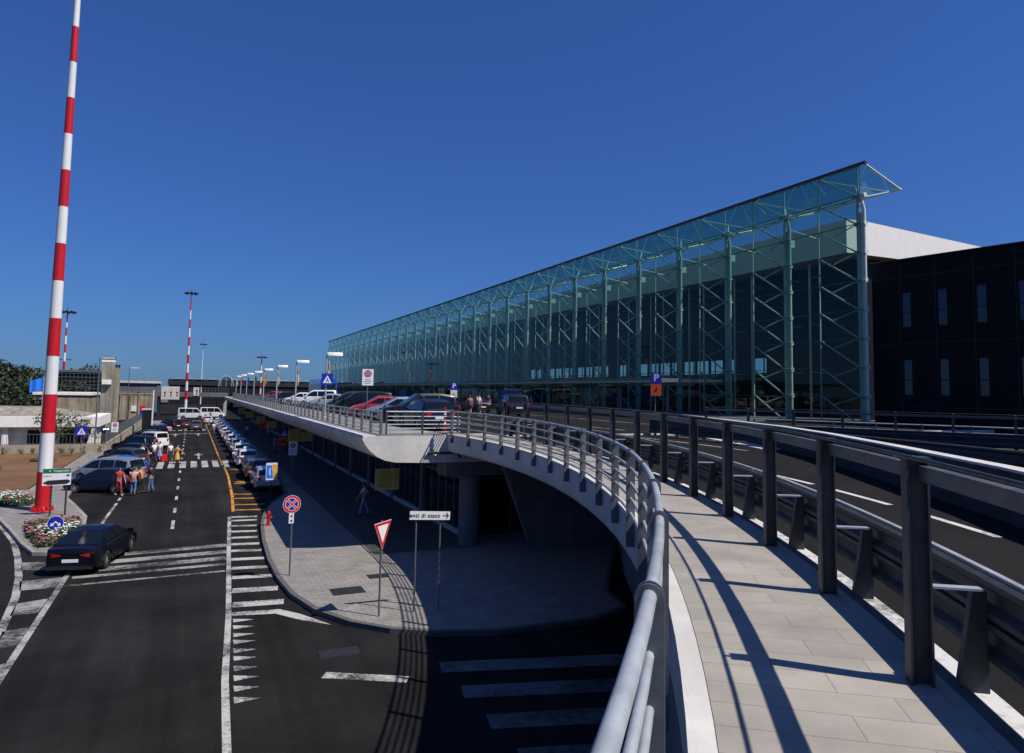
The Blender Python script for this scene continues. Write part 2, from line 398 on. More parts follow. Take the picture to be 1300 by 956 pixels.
for yy in (21.75,21.15,20.5,19.95,19.3,18.75,18.1,17.5,16.9,16.3):
    xl = 1.36+(yy-20.6)*.048
    mk.sheet([(xl, yy+.17),(xl+.55, yy-.1),(xl, yy-.17)], Z)
line(mk, (3.15,16.9),(4.9,15.9),.35)
line(mk, (-3.62,41.2),(-3.56,45.6),.14); line(mk, (-3.66,28.9),(-3.62,41.2),.14)
for k in range(9): line(mk, (-3.55+.01*k, 46.6+k*2.4), (-3.55+.01*k, 47.7+k*2.4), .14)
for k in range(7): mk.sheet([(-2.35+k*.87,63.6),(-1.85+k*.87,63.6),(-1.85+k*.87,69.3),(-2.35+k*.87,69.3)], Z)
line(mk, (-2.6,109.3),(2.55,110.6),.55)
for k in range(6): mk.sheet([(-2.4+k*.85,118),(-1.9+k*.85,118),(-1.9+k*.85,121.5),(-2.4+k*.85,121.5)], Z)
for ax, ay, s in ((.95,71.2,1.0),(-1.7,104.5,.8),(1.2,105.5,.8)):
    mk.sheet([(ax-.09,ay),(ax+.09,ay),(ax+.09,ay+4.2*s),(ax-.09,ay+4.2*s)], Z)
    mk.sheet([(ax-.42,ay+4.1*s),(ax+.42,ay+4.1*s),(ax,ay+6.6*s)], Z+.0005)
S('road_marking', mk, 'mark_line')
mk = MB()
for a, b in (((-2.1,31.84),(1.68,32.12)),((-2.5,30.62),(1.62,30.86)),((-2.75,29.5),(1.56,29.72)),((-3.45,28.55),(1.5,28.72)),((-3.5,27.5),(1.44,27.66))):
    line(mk, a, b, .60 if a[1] > 29 else (.34 if a[1] > 28 else .2))
for h in ([(-5.49,31.61),(-4.2,31.3),(-4.15,29.9),(-5.26,30.38)],[(-4.98,28.65),(-3.75,28.75),(-3.77,27.4),(-4.76,27.40)],[(-4.54,25.81),(-3.76,26.09),(-3.76,24.6),(-4.45,24.55)],[(-4.33,23.1),(-3.75,23.21),(-3.74,21.8),(-4.15,21.6)],[(-4.1,20.2),(-3.74,20.5),(-3.72,19.3),(-3.95,19.2)]):
    mk.sheet(h, Z)
S('road_marking', mk, 'mark_white_worn')
mk = MB()
arcp = [(-4.3,18.0),(-4.28,20.5),(-4.36,23.02),(-4.54,24.9),(-4.71,26.62),(-5.13,29.3),(-5.8,32.66),(-6.57,35.92),(-7.5,38.9),(-8.6,42.2),(-9.8,44.9)]
for a, b in zip(arcp[:-1], arcp[1:]): line(mk, a, b, .22)
line(mk, (-3.62,12),(-3.66,28.9),.17)
S('road_marking', mk, 'mark_white')
# zebra bars in the shade of the ramp, dimness painted in
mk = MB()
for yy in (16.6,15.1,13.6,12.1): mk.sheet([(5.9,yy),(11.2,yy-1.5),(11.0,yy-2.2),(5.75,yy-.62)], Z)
S('road_marking', mk, 'mark_shaded')
mk = MB()
yl = [(2.38,40.6),(2.62,46.3),(2.86,56.7),(2.86,63.2)]
for a, b in zip(yl[:-1], yl[1:]): line(mk, a, b, .16)
y = 65
while y < 128: line(mk, (2.74,y),(2.74,y+(5.5 if y > 72 else 1.5)), .14); y += 6.2 if y > 72 else 2.0
for yy in (41.1,43.0,45.4,47.2): line(mk, (2.5+(yy-41)*.03,yy),(4.15,yy-.35),.3)
for yy in (53.0,61.3): line(mk, (3.25,yy+.4),(4.1,yy-.4),.5)
mk.sheet([(3.05,52.2),(3.8,52.0),(3.8,52.35),(3.05,52.55)], Z)
S('road_marking', mk, 'mark_yellow')

# ================================================================== VIADUCT
vi = thing('viaduct', 'pale concrete elevated road deck with rounded edge and a curving ramp above the pavement', 'bridge', (11.3,28,0))
d = MB()                       # deck cross-section in x-z, swept along y
prof = [(6.32,4.86),(6.30,4.74),(6.42,4.52),(6.62,4.28),(6.9,4.05),(7.25,3.88),(7.7,3.79),(9.2,3.74),(53,3.74),(53,4.86)]
ys = [27.5]+[32+6*k for k in range(22)]
d.loft([[(x, yy, z) for x, z in prof] for yy in ys])
d.box(13,53,158.01,262,3.74,4.86); d.build('deck_slab', 'concrete_pale', vi, smooth=50)
k = MB().box(6.34,6.86,27.52,158,4.86,4.90); k.build('deck_edge_kerb', 'concrete_pale', vi)
r = MB()                       # curving ramp slab with deep outer beam
sweep_arc(r, [(36.32,4.88),(36.32,4.30),(36.42,4.18),(37.0,4.06),(39.0,3.95),(47.4,3.95),(47.4,4.78),(38.05,4.78),(38.05,4.88)], -3.9, 64, 1.0)
r.build('ramp_beam', 'concrete_pale', vi, smooth=40)
r = MB(); arc_band(r, 36.29, 36.44, -3.9, 64, 4.884, 4.935); r.build('walkway_edge', 'concrete_pale', vi)
# raised links where ramp and deck meet
r = MB()
wl = thing
q = MB(); q.tube([(9.0,27.42,4.12),(9.15,27.40,4.16),(10.3,27.33,4.14),(10.45,27.33,3.95)],.05,8); q.build('drain_pipe','trim_black',vi,smooth=60)
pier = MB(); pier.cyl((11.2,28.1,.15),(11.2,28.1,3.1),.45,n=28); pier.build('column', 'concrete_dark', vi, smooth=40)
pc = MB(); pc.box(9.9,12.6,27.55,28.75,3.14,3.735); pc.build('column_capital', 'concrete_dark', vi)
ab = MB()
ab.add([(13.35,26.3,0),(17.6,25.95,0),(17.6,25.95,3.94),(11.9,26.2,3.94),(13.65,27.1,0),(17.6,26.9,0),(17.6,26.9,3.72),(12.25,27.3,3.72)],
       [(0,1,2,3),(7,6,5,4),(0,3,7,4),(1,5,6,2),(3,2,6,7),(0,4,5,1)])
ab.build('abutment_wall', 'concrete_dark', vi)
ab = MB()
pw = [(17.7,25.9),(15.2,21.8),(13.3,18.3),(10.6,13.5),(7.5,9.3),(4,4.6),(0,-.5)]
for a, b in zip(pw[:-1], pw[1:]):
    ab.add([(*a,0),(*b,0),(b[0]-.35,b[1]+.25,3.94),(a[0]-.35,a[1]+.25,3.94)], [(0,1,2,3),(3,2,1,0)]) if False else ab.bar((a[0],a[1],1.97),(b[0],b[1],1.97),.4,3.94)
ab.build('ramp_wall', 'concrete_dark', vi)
# the other ramp beyond the guard rail
fr = MB(); fr.prism([(21.05,27.45),(21.05,24),(20.4,17.5),(18.9,10),(16.6,4),(12,-3),(33,-10),(35,6),(31.2,16.3),(24.9,27.45)], 3.95, 4.76)
fr.build('far_ramp_slab', 'concrete', vi)

# upper roads and walkway surfaces
u = MB().sheet([(9.9,27.52),(52.8,27.52),(52.8,262),(13.2,262),(13.2,157.9),(9.9,157.9)], 4.866); S('elevated_road', u, 'asphalt_new')
u = MB(); u.box(6.9,9.9,27.54,157.9,4.86,4.905); S('elevated_pavement', u, 'paver_block')
u = MB(); arc_band(u, 38.3, 47.3, -3.9, 64, 4.785); S('ramp_road', u, 'asphalt_new')
u = MB().sheet([(21.06,27.4),(21.06,24),(20.45,17.5),(19.2,11),(33,-9),(34.7,6),(31.0,16.2),(24.7,27.4)], 4.766); S('ramp_road', u, 'asphalt_new')
u = MB(); arc_band(u, 36.44, 37.92, -3.9, 64, 4.94); S('walkway', u, 'paver_walk')
u = MB(); arc_band(u, 36.45, 37.915, -3.9, 64, 4.88, 4.936); S('walkway_base', u, 'concrete')
u = MB(); arc_band(u, 37.925, 38.02, -3.9, 64, 4.86, 4.932); S('kerb', u, 'kerb_dark')
u = MB(); arc_band(u, 38.0, 38.32, -3.9, 64, 4.79, 4.90); S('gutter', u, 'asphalt_new')
u = MB(); arc_band(u, 38.05, 38.19, -3.9, 64, 4.906); S('road_marking', u, 'mark_bright')
u = MB()
for k in range(18):
    a0 = -3+k*3.9; arc_band(u, 41.40, 41.54, a0, a0+3.0, 4.790)
S('road_marking', u, 'mark_bright')
PP = [(6.7,-.75),(9.25,3.0),(10.9,5.5),(12.0,6.85),(13.28,8.68),(14.6,10.55),(17.65,15.05),(19.9,18.9),(21.5,22.6),(22.9,25.6),(24.64,29.59),(25.6,32)]
S('road_marking', (lambda m: [line(m, arc(45.0,-3.9+k*2), arc(45.0,-2.0+k*2), .13, 4.791) for k in range(6)] and m)(MB()), 'mark_line')
# pavement in front of the terminal, kerb
u = MB().box(34.5,52.5,40,262,4.86,4.99); S('elevated_pavement', u, 'concrete_dark')
u = MB()
for k in range(22): u.sheet([(20.5,30+k*9),(20.65,30+k*9),(20.65,33.5+k*9),(20.5,33.5+k*9)], 4.871)
for xx in (15.2, 26.5): u.sheet([(xx,29),(xx+.14,29),(xx+.14,250),(xx,250)], 4.871)
S('road_marking', u, 'mark_line')

# ------------------------------------------------------------------ railings
def rail_post(mb, p, t, z0, z1, rr=.04, wd=.055, down=.34, side=None):
    """two flat steel cheeks with a loop over the hand rail; t = rail direction"""
    p = Vector((*p, 0)); t = Vector((*t, 0)).normalized(); n = Vector((-t.y, t.x, 0))
    for s in (-1, 1):
        q = p + t*s*.0
    th = .012
    # outline of one plate in (n, z): straight legs, arched top
    pts = [(-wd, z0-down), (wd, z0-down), (wd, z1-.01)]
    for k in range(1, 8):
        a = pi*k/8; pts.append((wd*cos(a), z1-.01+wd*1.05*sin(a)))
    pts.append((-wd, z1-.01))
    for off in (-.022, .022):
        A = [p + n*x + t*(off-th/2) + Vector((0,0,z)) for x, z in pts]; B = [p + n*x + t*(off+th/2) + Vector((0,0,z)) for x, z in pts]
        m = len(pts); mb.add(A+B, [tuple(range(m)), tuple(range(2*m-1, m-1, -1))]+[((i+1)%m, i, m+i, m+(i+1)%m) for i in range(m)])
    return mb
def build_railing(label, pts, tans, z0, top, nr, group=None, post_r=None, post_m='galv_dark'):
    """pts: dense centre line; post positions given by post_r = [(p, t)...]"""
    c = pts[0]
    t = thing('railing', label, 'railing', (c[0], c[1], z0), group)
    MB().tube([(x, y, top) for x, y in pts], .031, 12).build('top_rail', 'galv', t, smooth=60)
    h = top-z0-.05
    for k in range(nr):
        z = z0 + .12 + (h-.16)*k/(nr-.35)
        MB().tube([(x, y, z) for x, y in pts], .021, 8).build('rail', 'galv', t, smooth=60)
    for p, tn in post_r:
        rail_post(MB(), p, tn, z0, top, wd=.060).build('post', post_m, t)
    return t
def RR(a): return 36.25 if a < 27 else 36.25-.0105*(a-27)
def arct(a):
    p, q = arc(RR(a), a), arc(RR(a+.2), a+.2); return (q[0]-p[0], q[1]-p[1])
A = [-3.7]+frange(-3, 62, .8)
build_railing('galvanised steel tube railing curving along the outer edge of the ramp walkway', [arc(RR(a), a) for a in A], None, 4.93, 5.9, 4, 'steel railings',
              [(arc(RR(k*2.78), k*2.78), arct(k*2.78)) for k in range(-1, 21)], 'galv_post')
py = [27.75+1.72*k for k in range(65)]
build_railing('long straight steel railing along the left edge of the elevated deck', [(7.1, yy) for yy in frange(27.75, 138, 6)], None, 4.9, 5.82, 4, 'steel railings', [((7.1, yy), (0, 1)) for yy in py], 'galv_post')
build_railing('short steel railing across the end of the elevated deck behind the parked cars', [(7.3,27.72),(10.5,27.62)], None, 4.88, 5.85, 5, 'steel railings', [((x, 27.72-.03*(x-7.3)), (1, -.03)) for x in (7.32, 8.85, 10.4)], 'galv_post')
fb0, fb1 = Vector((23.05,26.6)), Vector((33.2,8.6)); fd = (fb1-fb0).normalized(); fn = Vector((-fd.y, fd.x))
L = (fb1-fb0).length
build_railing('steel tube railing beyond the far crash barrier in front of the dark building', [tuple(fb0+fd*(L*i/10)+fn*1.9) for i in range(11)], None, 4.7, 5.62, 3, 'steel railings',
              [(tuple(fb0+fd*1.8*k+fn*1.9), tuple(fd)) for k in range(int(L/1.8)+1)], 'galv_post')

# ------------------------------------------------------------------ crash barriers with tall posts
def wbeam_prof(R0, zc):     # corrugated guard rail profile, front towards -n
    return [(0,-.155),(.045,-.135),(.045,-.095),(0,-.05),(0,.05),(.045,.095),(.045,.135),(0,.155),(.006,.158),(.052,.138),(.052,.092),(.006,.046),(.006,-.046),(.052,-.092),(.052,-.138),(.006,-.158)]
def sweep_path(mb, pts, prof, mi=0):
    """prof in (n, z) offsets, n to the right of travel"""
    rings = []
    for i, p in enumerate(pts):
        a = Vector(pts[max(0,i-1)]); b = Vector(pts[min(len(pts)-1,i+1)]); t = (b-a).normalized(); n = Vector((t.y, -t.x))
        rings.append([(p[0]+n.x*x, p[1]+n.y*x, z) for x, z in prof])
    mb.loft(rings, mi=mi)
pr_ = thing('parapet', 'low concrete parapet along the far side of the ramp road', 'wall', (17.6,15.1,4.8))
q = MB(); sweep_path(q, PP, [(0,4.76),(.36,4.76),(.32,5.6),(.05,5.6)]); q.build('wall', 'shaded_concrete', pr_)
q = MB(); sweep_path(q, PP, [(.03,5.601),(.34,5.601),(.34,5.645),(.03,5.645)]); q.build('coping', 'concrete_pale', pr_)  # pale strip paints the sunlit top of the parapet
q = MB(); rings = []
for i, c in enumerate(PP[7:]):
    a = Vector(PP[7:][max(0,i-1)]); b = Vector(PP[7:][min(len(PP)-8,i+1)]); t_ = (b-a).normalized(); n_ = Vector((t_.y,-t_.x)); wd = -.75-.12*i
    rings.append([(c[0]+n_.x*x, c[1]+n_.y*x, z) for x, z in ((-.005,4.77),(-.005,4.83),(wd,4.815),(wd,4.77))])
q.loft(rings); q.build('kerb', 'concrete_pale', pr_)  # pale strip painting the sunlit gutter at the parapet foot
def post_box(mb, p, t, sx, sy, z0, z1):
    """H-section steel post: two flanges and a web"""
    t = Vector((*t, 0)).normalized(); n = Vector((-t.y, t.x, 0)); c = Vector((*p, 0)); zm = (z0+z1)/2
    fl = .014
    for s in (-1, 1):
        q = c + n*s*(sx/2-fl/2)
        mb.bar(q+Vector((0,0,z0)), q+Vector((0,0,z1)), fl if False else sy, fl, up=n)
    mb.bar(c+Vector((0,0,z0)), c+Vector((0,0,z1)), .012, sx-2*fl-.001, up=n)
    mb.bar(c+Vector((0,0,z1)), c+Vector((0,0,z1+.012)), sy+.02, sx+.02, up=n)
def barrier(label, path, postpos, zb, group, side):
    c = path[0]; t = thing('crash_barrier', label, 'crash barrier', (c[0], c[1], zb), group)
    off = lambda dx: [((Vector(p)+nn(i)*dx)[:]) for i, p in enumerate(path)]
    def nn(i):
        a = Vector(path[max(0,i-1)]); b = Vector(path[min(len(path)-1,i+1)]); d = (b-a).normalized(); return Vector((d.y, -d.x))*side
    ob = off(.04); b = MB(); sweep_path(b, ob, [(-.035,zb+1.255),(.035,zb+1.255),(.035,zb+1.35),(-.035,zb+1.35)]); b.build('beam', 'beam_steel', t)
    MB().tube([(*p, zb+1.415) for p in off(-.11)], .013, 8).build('top_rail', 'galv_dark', t, smooth=60)  # unseen rail, added for the thin shadow line on the walkway
    for p, tn in postpos:
        m = MB(); post_box(m, p, tn, .135, .10, zb-.05, zb+1.39)
        pr = t and m.build('post', 'galv_dark', t)
        d = Vector(tn).normalized(); n = Vector((d.y, -d.x))*side; q = Vector(p)
        m = MB(); m.bar((*q, zb+1.40), (*(q-n*.12), zb+1.405), .03, .012); m.build('rail_bracket', 'galv', pr)
    g = off(.45); gp = MB()
    for zc in (.285, .54): sweep_path(gp, g, [(x*-side*1.15, z*.82+zb+zc) for x, z in wbeam_prof(0, 0)])
    gp.build('guard_rail', 'galv_dark', t, smooth=35)
    gt = MB(); sweep_path(gt, off(.47), [(-.02,zb+.672),(.02,zb+.672),(.02,zb+.688),(-.02,zb+.688)]); gt.build('guard_rail_cap', 'galv', t)
    for p, tn in postpos:
        d = Vector(tn).normalized(); n = Vector((d.y, -d.x))*side; q = Vector(p)
        m = MB(); m.bar((*(q+n*.075), zb+.60), (*(q+n*.36), zb+.60), .07, .014); m.build('spacer', 'galv', t)
        m = MB(); a = q+n*.30+d*.05
        m.add([(*(a-n*.08-d*.03), zb-.06),(*(a+n*.10-d*.03), zb-.06),(*(a+n*.10-d*.03), zb+.58),(*(a+n*.02-d*.03), zb+.58),
               (*(a-n*.08+d*.03), zb-.06),(*(a+n*.10+d*.03), zb-.06),(*(a+n*.10+d*.03), zb+.58),(*(a+n*.02+d*.03), zb+.58)],
              [(0,1,2,3),(7,6,5,4),(0,4,5,1),(1,5,6,2),(2,6,7,3),(3,7,4,0)])
        m.build('guard_post', 'galv_dark', t)
    return t
def arct2(a):
    p, q = arc(37.75, a), arc(37.75, a-.2); return (q[0]-p[0], q[1]-p[1])
Pa = frange(62, -.3, .9)
barrier('tall posted steel crash barrier between the sunlit walkway and the ramp road', [arc(37.75, a) for a in Pa], [(arc(37.75, 35.84-2.975*k), arct2(35.84-2.975*k)) for k in range(-8, 13)], 4.94, 'crash barriers', 1)
fp = [tuple(fb0+fd*(L*i/12)) for i in range(13)]
barrier('tall posted steel crash barrier on the far ramp in front of the dark building', fp[::-1], [(tuple(fb0+fd*2.05*k), tuple(-fd)) for k in range(int(L/2.05)+1)], 4.77, 'crash barriers', -1)
gr = thing('guard_rail', 'low dark corrugated steel guard rail along the far kerb of the ramp road', 'guard rail', (*arc(46.9, 0), 4.8), 'crash barriers')
g = MB(); gpath = [arc(46.75, a) for a in frange(64, -3.8, 1)]
for zc in (.28, .60): sweep_path(g, gpath, [(-x, z+4.8+zc) for x, z in wbeam_prof(0,0)])
g.build('beam', 'galv_dark', gr, smooth=35)
for k in range(24):
    p = arc(46.9, -3.5+2.5*k); m = MB(); post_box(m, p, arct2(-3.5+2.5*k), .12, .08, 4.78, 5.5); m.build('post', 'galv_dark', gr)

# ------------------------------------------------------------------ shop front under the deck
sf = thing('shop_front', 'dark glazed arrivals frontage under the elevated deck with grey piers', 'building', (11.6,29,.15))
q = MB(); q.box(12.6,12.8,29.3,150,.15,3.73); q.box(11.6,12.6,29.05,29.3,.15,3.73); q.build('back_wall', 'dark_interior', sf)
q = MB(); q.box(11.45,11.8,29.32,150,.15,.38); q.build('plinth', 'concrete', sf)
q = MB(); q.box(11.50,11.62,29.32,150,2.72,2.80); q.box(11.48,11.66,29.32,150,3.5,3.73); q.build('transom', 'galv_post', sf)
for kk in range(20):
    y0 = 29.32+6.0*kk
    q = MB(); q.box(11.38,11.9,y0,y0+.55,.15,3.73); q.build('pier', 'concrete_dark', sf)
    q = MB()
    for j in range(1, 5): q.box(11.51,11.59,y0+.55+j*1.09-.03,y0+.55+j*1.09+.03,.38,3.5)
    q.build('mullion', 'galv_post', sf)
    q = MB(); q.add([(11.55,y0+.56,.38),(11.55,y0+5.99,.38),(11.55,y0+5.99,3.5),(11.55,y0+.56,3.5)], [(3,2,1,0)]); q.build('pane', 'shop_glass', sf)
ew = thing('shop_front', 'dark glazed end frontage behind the round concrete column under the deck', 'building', (14.5,29.2,.15))
q = MB(); q.box(12.1,19.5,29.35,29.5,.15,3.73); q.build('back_wall', 'dark_interior', ew)
q = MB(); q.add([(12.1,29.1,.3),(17.2,29.1,.3),(17.2,29.1,3.6),(12.1,29.1,3.6)], [(0,1,2,3)]); q.build('pane', 'shop_glass', ew)
q = MB()
for x in (12.1,13.6,15.1,16.6): q.box(x,x+.07,29.05,29.12,.15,3.73)
q.box(12.1,17.2,29.03,29.11,2.75,2.83); q.box(12.1,17.2,29.0,29.13,.15,.3); q.build('frame', 'galv_post', ew)

# ================================================================== TERMINAL
NB = 31; Y0 = 35.4; DY = 7.2; XF = 45.6; NZ = [4.7+2.2*n for n in range(10)]
te = thing('terminal_building', 'long airport terminal with tall teal glass facade, steel columns and white overhanging roof', 'building', (50,146,4.86))
YE = Y0+NB*DY
gl = MB(); rg_ = random.Random(4); zz = [4.9]+NZ[1:-1]+[24.45]
for kk in range(NB*2):
    ya, yb = (Y0+kk*DY/2 if kk else Y0-.3), Y0+(kk+1)*DY/2
    for z0, z1 in zip(zz[:-1], zz[1:]):
        dx, dy, dz = rg_.gauss(0,.004), rg_.gauss(0,.010), rg_.gauss(0,.008)
        P_ = [(XF-.16+dx+sy*dy+sz*dz, y_, z_) for y_, sy, z_, sz in ((ya+.006,-1,z0+.006,-1),(yb-.006,1,z0+.006,-1),(yb-.006,1,z1-.006,1),(ya+.006,-1,z1-.006,1))]
        gl.add(P_, [(3,2,1,0)])
gl.build('glass_wall', 'facade_glass', te)
rg = MB(); rg.add([(XF-.25,Y0-.9,24.5),(XF-.25,YE,24.5),(49.3,YE,23.1),(49.3,Y0-.9,23.1)], [(0,1,2,3)]); rg.build('glass_roof', 'roof_glass', te)
q = MB(); q.bar((XF-.3,Y0-.95,24.58),(XF-.3,YE,24.58),.22,.20); q.build('roof_edge', 'dark_metal', te)
q = MB(); q.tube([(49.3,Y0-.9,23.1),(49.3,YE,23.1)], .09, 8); q.tube([(XF-.25,Y0-.9,24.4),(49.3,Y0-.9,23.0)], .09, 8); q.tube([(XF,Y0,22.1),(XF,YE,22.1)], .07, 6)
q.build('roof_chord', 'steel_white', te, smooth=60)
q = MB()
for n in range(10): q.box(XF-.10,XF-.03,Y0-.3,YE,NZ[n]-.025,NZ[n]+.025)
q.build('glazing_transom', 'transom_dark', te)
q = MB()
for kk in range(NB): q.box(XF-.12,XF-.04,Y0+DY*(kk+.5)-.04,Y0+DY*(kk+.5)+.04,4.9,24.4)
q.build('glazing_mullion', 'steel_teal', te)
for kk in range(NB+1):
    yc = Y0+DY*kk
    c = MB()
    for s in (-1, 1): c.tube([(XF+.28,yc+s*.26,4.86),(XF+.28,yc+s*.26,21.2),(XF+.12,yc+s*.08,22.3)], .13, 10)
    c.box(XF+.24,XF+.32,yc-.2,yc+.2,4.86,21.0)
    c.tube([(XF-.02,yc,4.9),(XF-.02,yc,24.4)], .06, 6)
    for n in range(9):
        c.cyl((XF+.28,yc-.42,NZ[n]),(XF+.28,yc+.42,NZ[n]),.19,n=10); c.cyl((XF-.05,yc,NZ[n]),(XF+.3,yc,NZ[n]),.07,n=8)
    col = c.build('column', 'steel_teal', te, smooth=50)
    b = MB(); ym = yc+DY/2
    if kk < NB:
        for n in range(9):
            b.tube([(XF+.04,yc+.2,NZ[n]),(XF+.0,ym,NZ[n+1])], .065, 6)
            if n: b.tube([(XF+.04,yc+.2,NZ[n]),(XF+.02,yc+DY/2*.70,NZ[n-1]+2.2*.70)], .05, 6)
    b.tube([(XF+.15,yc,22.1),(49.3,yc+.1,23.1)], .08, 6)
    for s in (-1.8, 1.8):
        if kk or s > 0: b.tube([(XF+.3,yc,21.6),(47.6,yc+s,23.72)], .07, 6)
    b.tube([(XF-.2,yc+DY/2,24.4),(49.3,yc,23.1)], .05, 6)
    if kk:
        b.box(XF+.5,XF+1.3,yc+.1,yc+.5,19.7,20.35)
        b.tube([(XF+.3,yc,21.2),(50.1,yc,20.7)], .06, 6)
    b.build('brace', 'steel_white', col, smooth=60)
# white roof with its overhang
q = MB(); prof = [(50.0,19.15),(50.0,22.05),(52,22.15),(90,21.0),(90,20.4),(60,19.3)]
q.loft([[(x, yy, z) for x, z in prof] for yy in (40, YE+2)]); q.build('roof', 'roof_white', te)
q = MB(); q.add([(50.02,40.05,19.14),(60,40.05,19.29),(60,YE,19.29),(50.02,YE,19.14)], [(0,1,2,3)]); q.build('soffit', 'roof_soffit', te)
# dark rear wall with a band of window openings one can see the sky through
q = MB(); q.box(53,53.3,41,YE,4.9,9.25); q.box(53,53.3,41,YE,10.75,19.13)
yy = 41
q.box(53.01,53.29,41,49.5,9.25,10.75); yy = 49.5
while yy < 104: q.box(53.01,53.29,yy,yy+.16 if int(yy*1.7) % 7 else yy+2.6,9.25,10.75); yy += 2.3 if int(yy*1.7) % 7 else 4.4
q.box(53.01,53.29,yy,YE,9.25,10.75)
q.build('rear_wall', 'dark_interior', te)
q = MB(); q.box(53,89,40.98,41.3,4.9,19.2) if False else q.box(53.3,60,41,41.3,4.9,19.13); q.build('end_wall', 'dark_interior', te)
q = MB()
for kk in range(60): q.box(52.9,52.99,41.5+kk*3.6,41.6+kk*3.6,4.9,19)
for z in (8.1, 12.6, 15.6): q.box(52.88,52.97,41,YE,z,z+.14)
q.build('rear_wall_frame', 'dark_metal', te)
for kk in range(NB):
    for yo in (.33, .67):
        q = MB(); yp = Y0+DY*(kk+yo)
        if yp < 41.5: continue
        q.tube([(51.2,yp,4.9),(51.2,yp,19.1)],.11,8)
        for z in (9.1,13.5,17.9): q.bar((51.2,yp,z),(52.9,yp,z),.08,.08)
        q.build('rear_post','steel_teal',te,smooth=60)
# entrance canopy
ca = thing('entrance_canopy', 'low glass slat canopy on slim steel posts in front of the terminal entrance', 'canopy', (37.5,110,4.99))
q = MB(); q.box(34,34.2,45.5,196,7.92,8.16); q.box(41,41.2,45.5,196,7.95,8.16); q.add([(34.21,45.5,7.80),(40.99,45.5,7.98),(40.99,45.5,8.13),(34.21,45.5,8.16),(34.21,45.75,7.80),(40.99,45.75,7.98),(40.99,45.75,8.13),(34.21,45.75,8.16)], [(0,1,2,3),(7,6,5,4),(3,2,6,7),(0,4,5,1),(0,3,7,4),(1,5,6,2)])
q.build('edge_beam', 'galv_post', ca)
q = MB()
for kk in range(125): q.bar((34.26,45.9+1.2*kk,8.0),(40.99,45.9+1.2*kk,8.02),.07,.14)
q.build('roof_rib', 'steel_teal', ca)
q = MB(); q.box(34.26,40.99,45.76,196,8.14,8.165); q.build('roof_glass', 'canopy_glass', ca)
for kk in range(21):
    yp = 48.2+7.2*kk; q = MB(); q.cyl((37.5,yp,4.99),(37.5,yp,7.5),.13,n=12); q.bar((35,yp,7.62),(40.4,yp,7.72),.16,.2); q.build('post', 'galv_post', ca, smooth=50)

# black annexe on the right
db = thing('black_annexe', 'black clad office block with two rows of narrow windows beside the glass facade', 'building', (47,35,0))
A0 = Vector((46.7,35.0)); dr = Vector((.1668,-.986)).normalized(); dn = Vector((-dr.y, dr.x)); dn = dn if dn.x > 0 else -dn   # dn points into the block
def ap(s, dpt, z): p = A0+dr*s+dn*dpt; return (p.x, p.y, z)
wins = [(1.9+2.43*k, z) for k in range(9) for z in (7.05, 12.0)]
LW = 24; xs = [-.2]+sorted(set(v for s, _ in wins for v in (s, s+.66)))+[LW]
zs = [0, 7.05, 9.65, 12.0, 14.6, 17]
q = MB()
for i in range(len(xs)-1):
    for j in range(len(zs)-1):
        xm = (xs[i]+xs[i+1])/2; zm = (zs[j]+zs[j+1])/2
        if any(s < xm < s+.66 and z < zm < z+2.6 for s, z in wins): continue
        q.add([ap(xs[i],0,zs[j]),ap(xs[i+1],0,zs[j]),ap(xs[i+1],0,zs[j+1]),ap(xs[i],0,zs[j+1])], [(0,1,2,3),(3,2,1,0)][:1])
for s, z in wins:
    a, b = s, s+.66
    for u1, u2 in (((a,z),(b,z)),((b,z),(b,z+2.6)),((b,z+2.6),(a,z+2.6)),((a,z+2.6),(a,z))):
        q.add([ap(u1[0],0,u1[1]),ap(u2[0],0,u2[1]),ap(u2[0],.25,u2[1]),ap(u1[0],.25,u1[1])], [(3,2,1,0)])
P = [ap(-.2,0,0),ap(LW,0,0),ap(LW,18,0),ap(-.2,6,0)]; T = [(x,y,17) for x,y,_ in P]
q.add(P+T, [(1,2,6,5),(3,0,4,7),(2,3,7,6),(4,5,6,7)])
q.build('wall', 'black_cladding', db)
q = MB()
for k in range(1, 12): q.add([ap(k*2.43-.62,-.004,0),ap(k*2.43-.59,-.004,0),ap(k*2.43-.59,-.004,17),ap(k*2.43-.62,-.004,17)], [(0,1,2,3)])
for z in (3.4, 6.2, 10.8, 15.7): q.add([ap(-.2,-.006,z),ap(LW,-.006,z),ap(LW,-.006,z+.03),ap(-.2,-.006,z+.03)], [(0,1,2,3)])
q.build('panel_joint', 'dark_metal', db)
q = MB(); q.bar(ap(-.25,-.03,17.04),ap(LW,-.03,17.04),.3,.08); q.build('parapet', 'dark_metal', db)
for s, z in wins:
    f = MB()
    for (s0,s1,z0,z1) in ((s,s+.05,z,z+2.6),(s+.61,s+.66,z,z+2.6),(s+.05,s+.61,z,z+.05),(s+.05,s+.61,z+2.55,z+2.6),(s+.05,s+.61,z+1.05,z+1.15)):
        f.add([ap(s0,.10,z0),ap(s1,.10,z0),ap(s1,.10,z1),ap(s0,.10,z1),ap(s0,.2,z0),ap(s1,.2,z0),ap(s1,.2,z1),ap(s0,.2,z1)],
              [(0,1,2,3),(7,6,5,4),(0,4,5,1),(1,5,6,2),(2,6,7,3),(3,7,4,0)])
    wo = f.build('window', 'dark_metal', db)
    tl = random.uniform(-.012, .012)
    p = MB(); p.add([ap(s+.05,.15+tl,z+.05),ap(s+.61,.15-tl,z+.05),ap(s+.61,.15-tl,z+2.55),ap(s+.05,.15+tl,z+2.55)], [(0,1,2,3)]); p.build('pane', 'window_pane', wo)
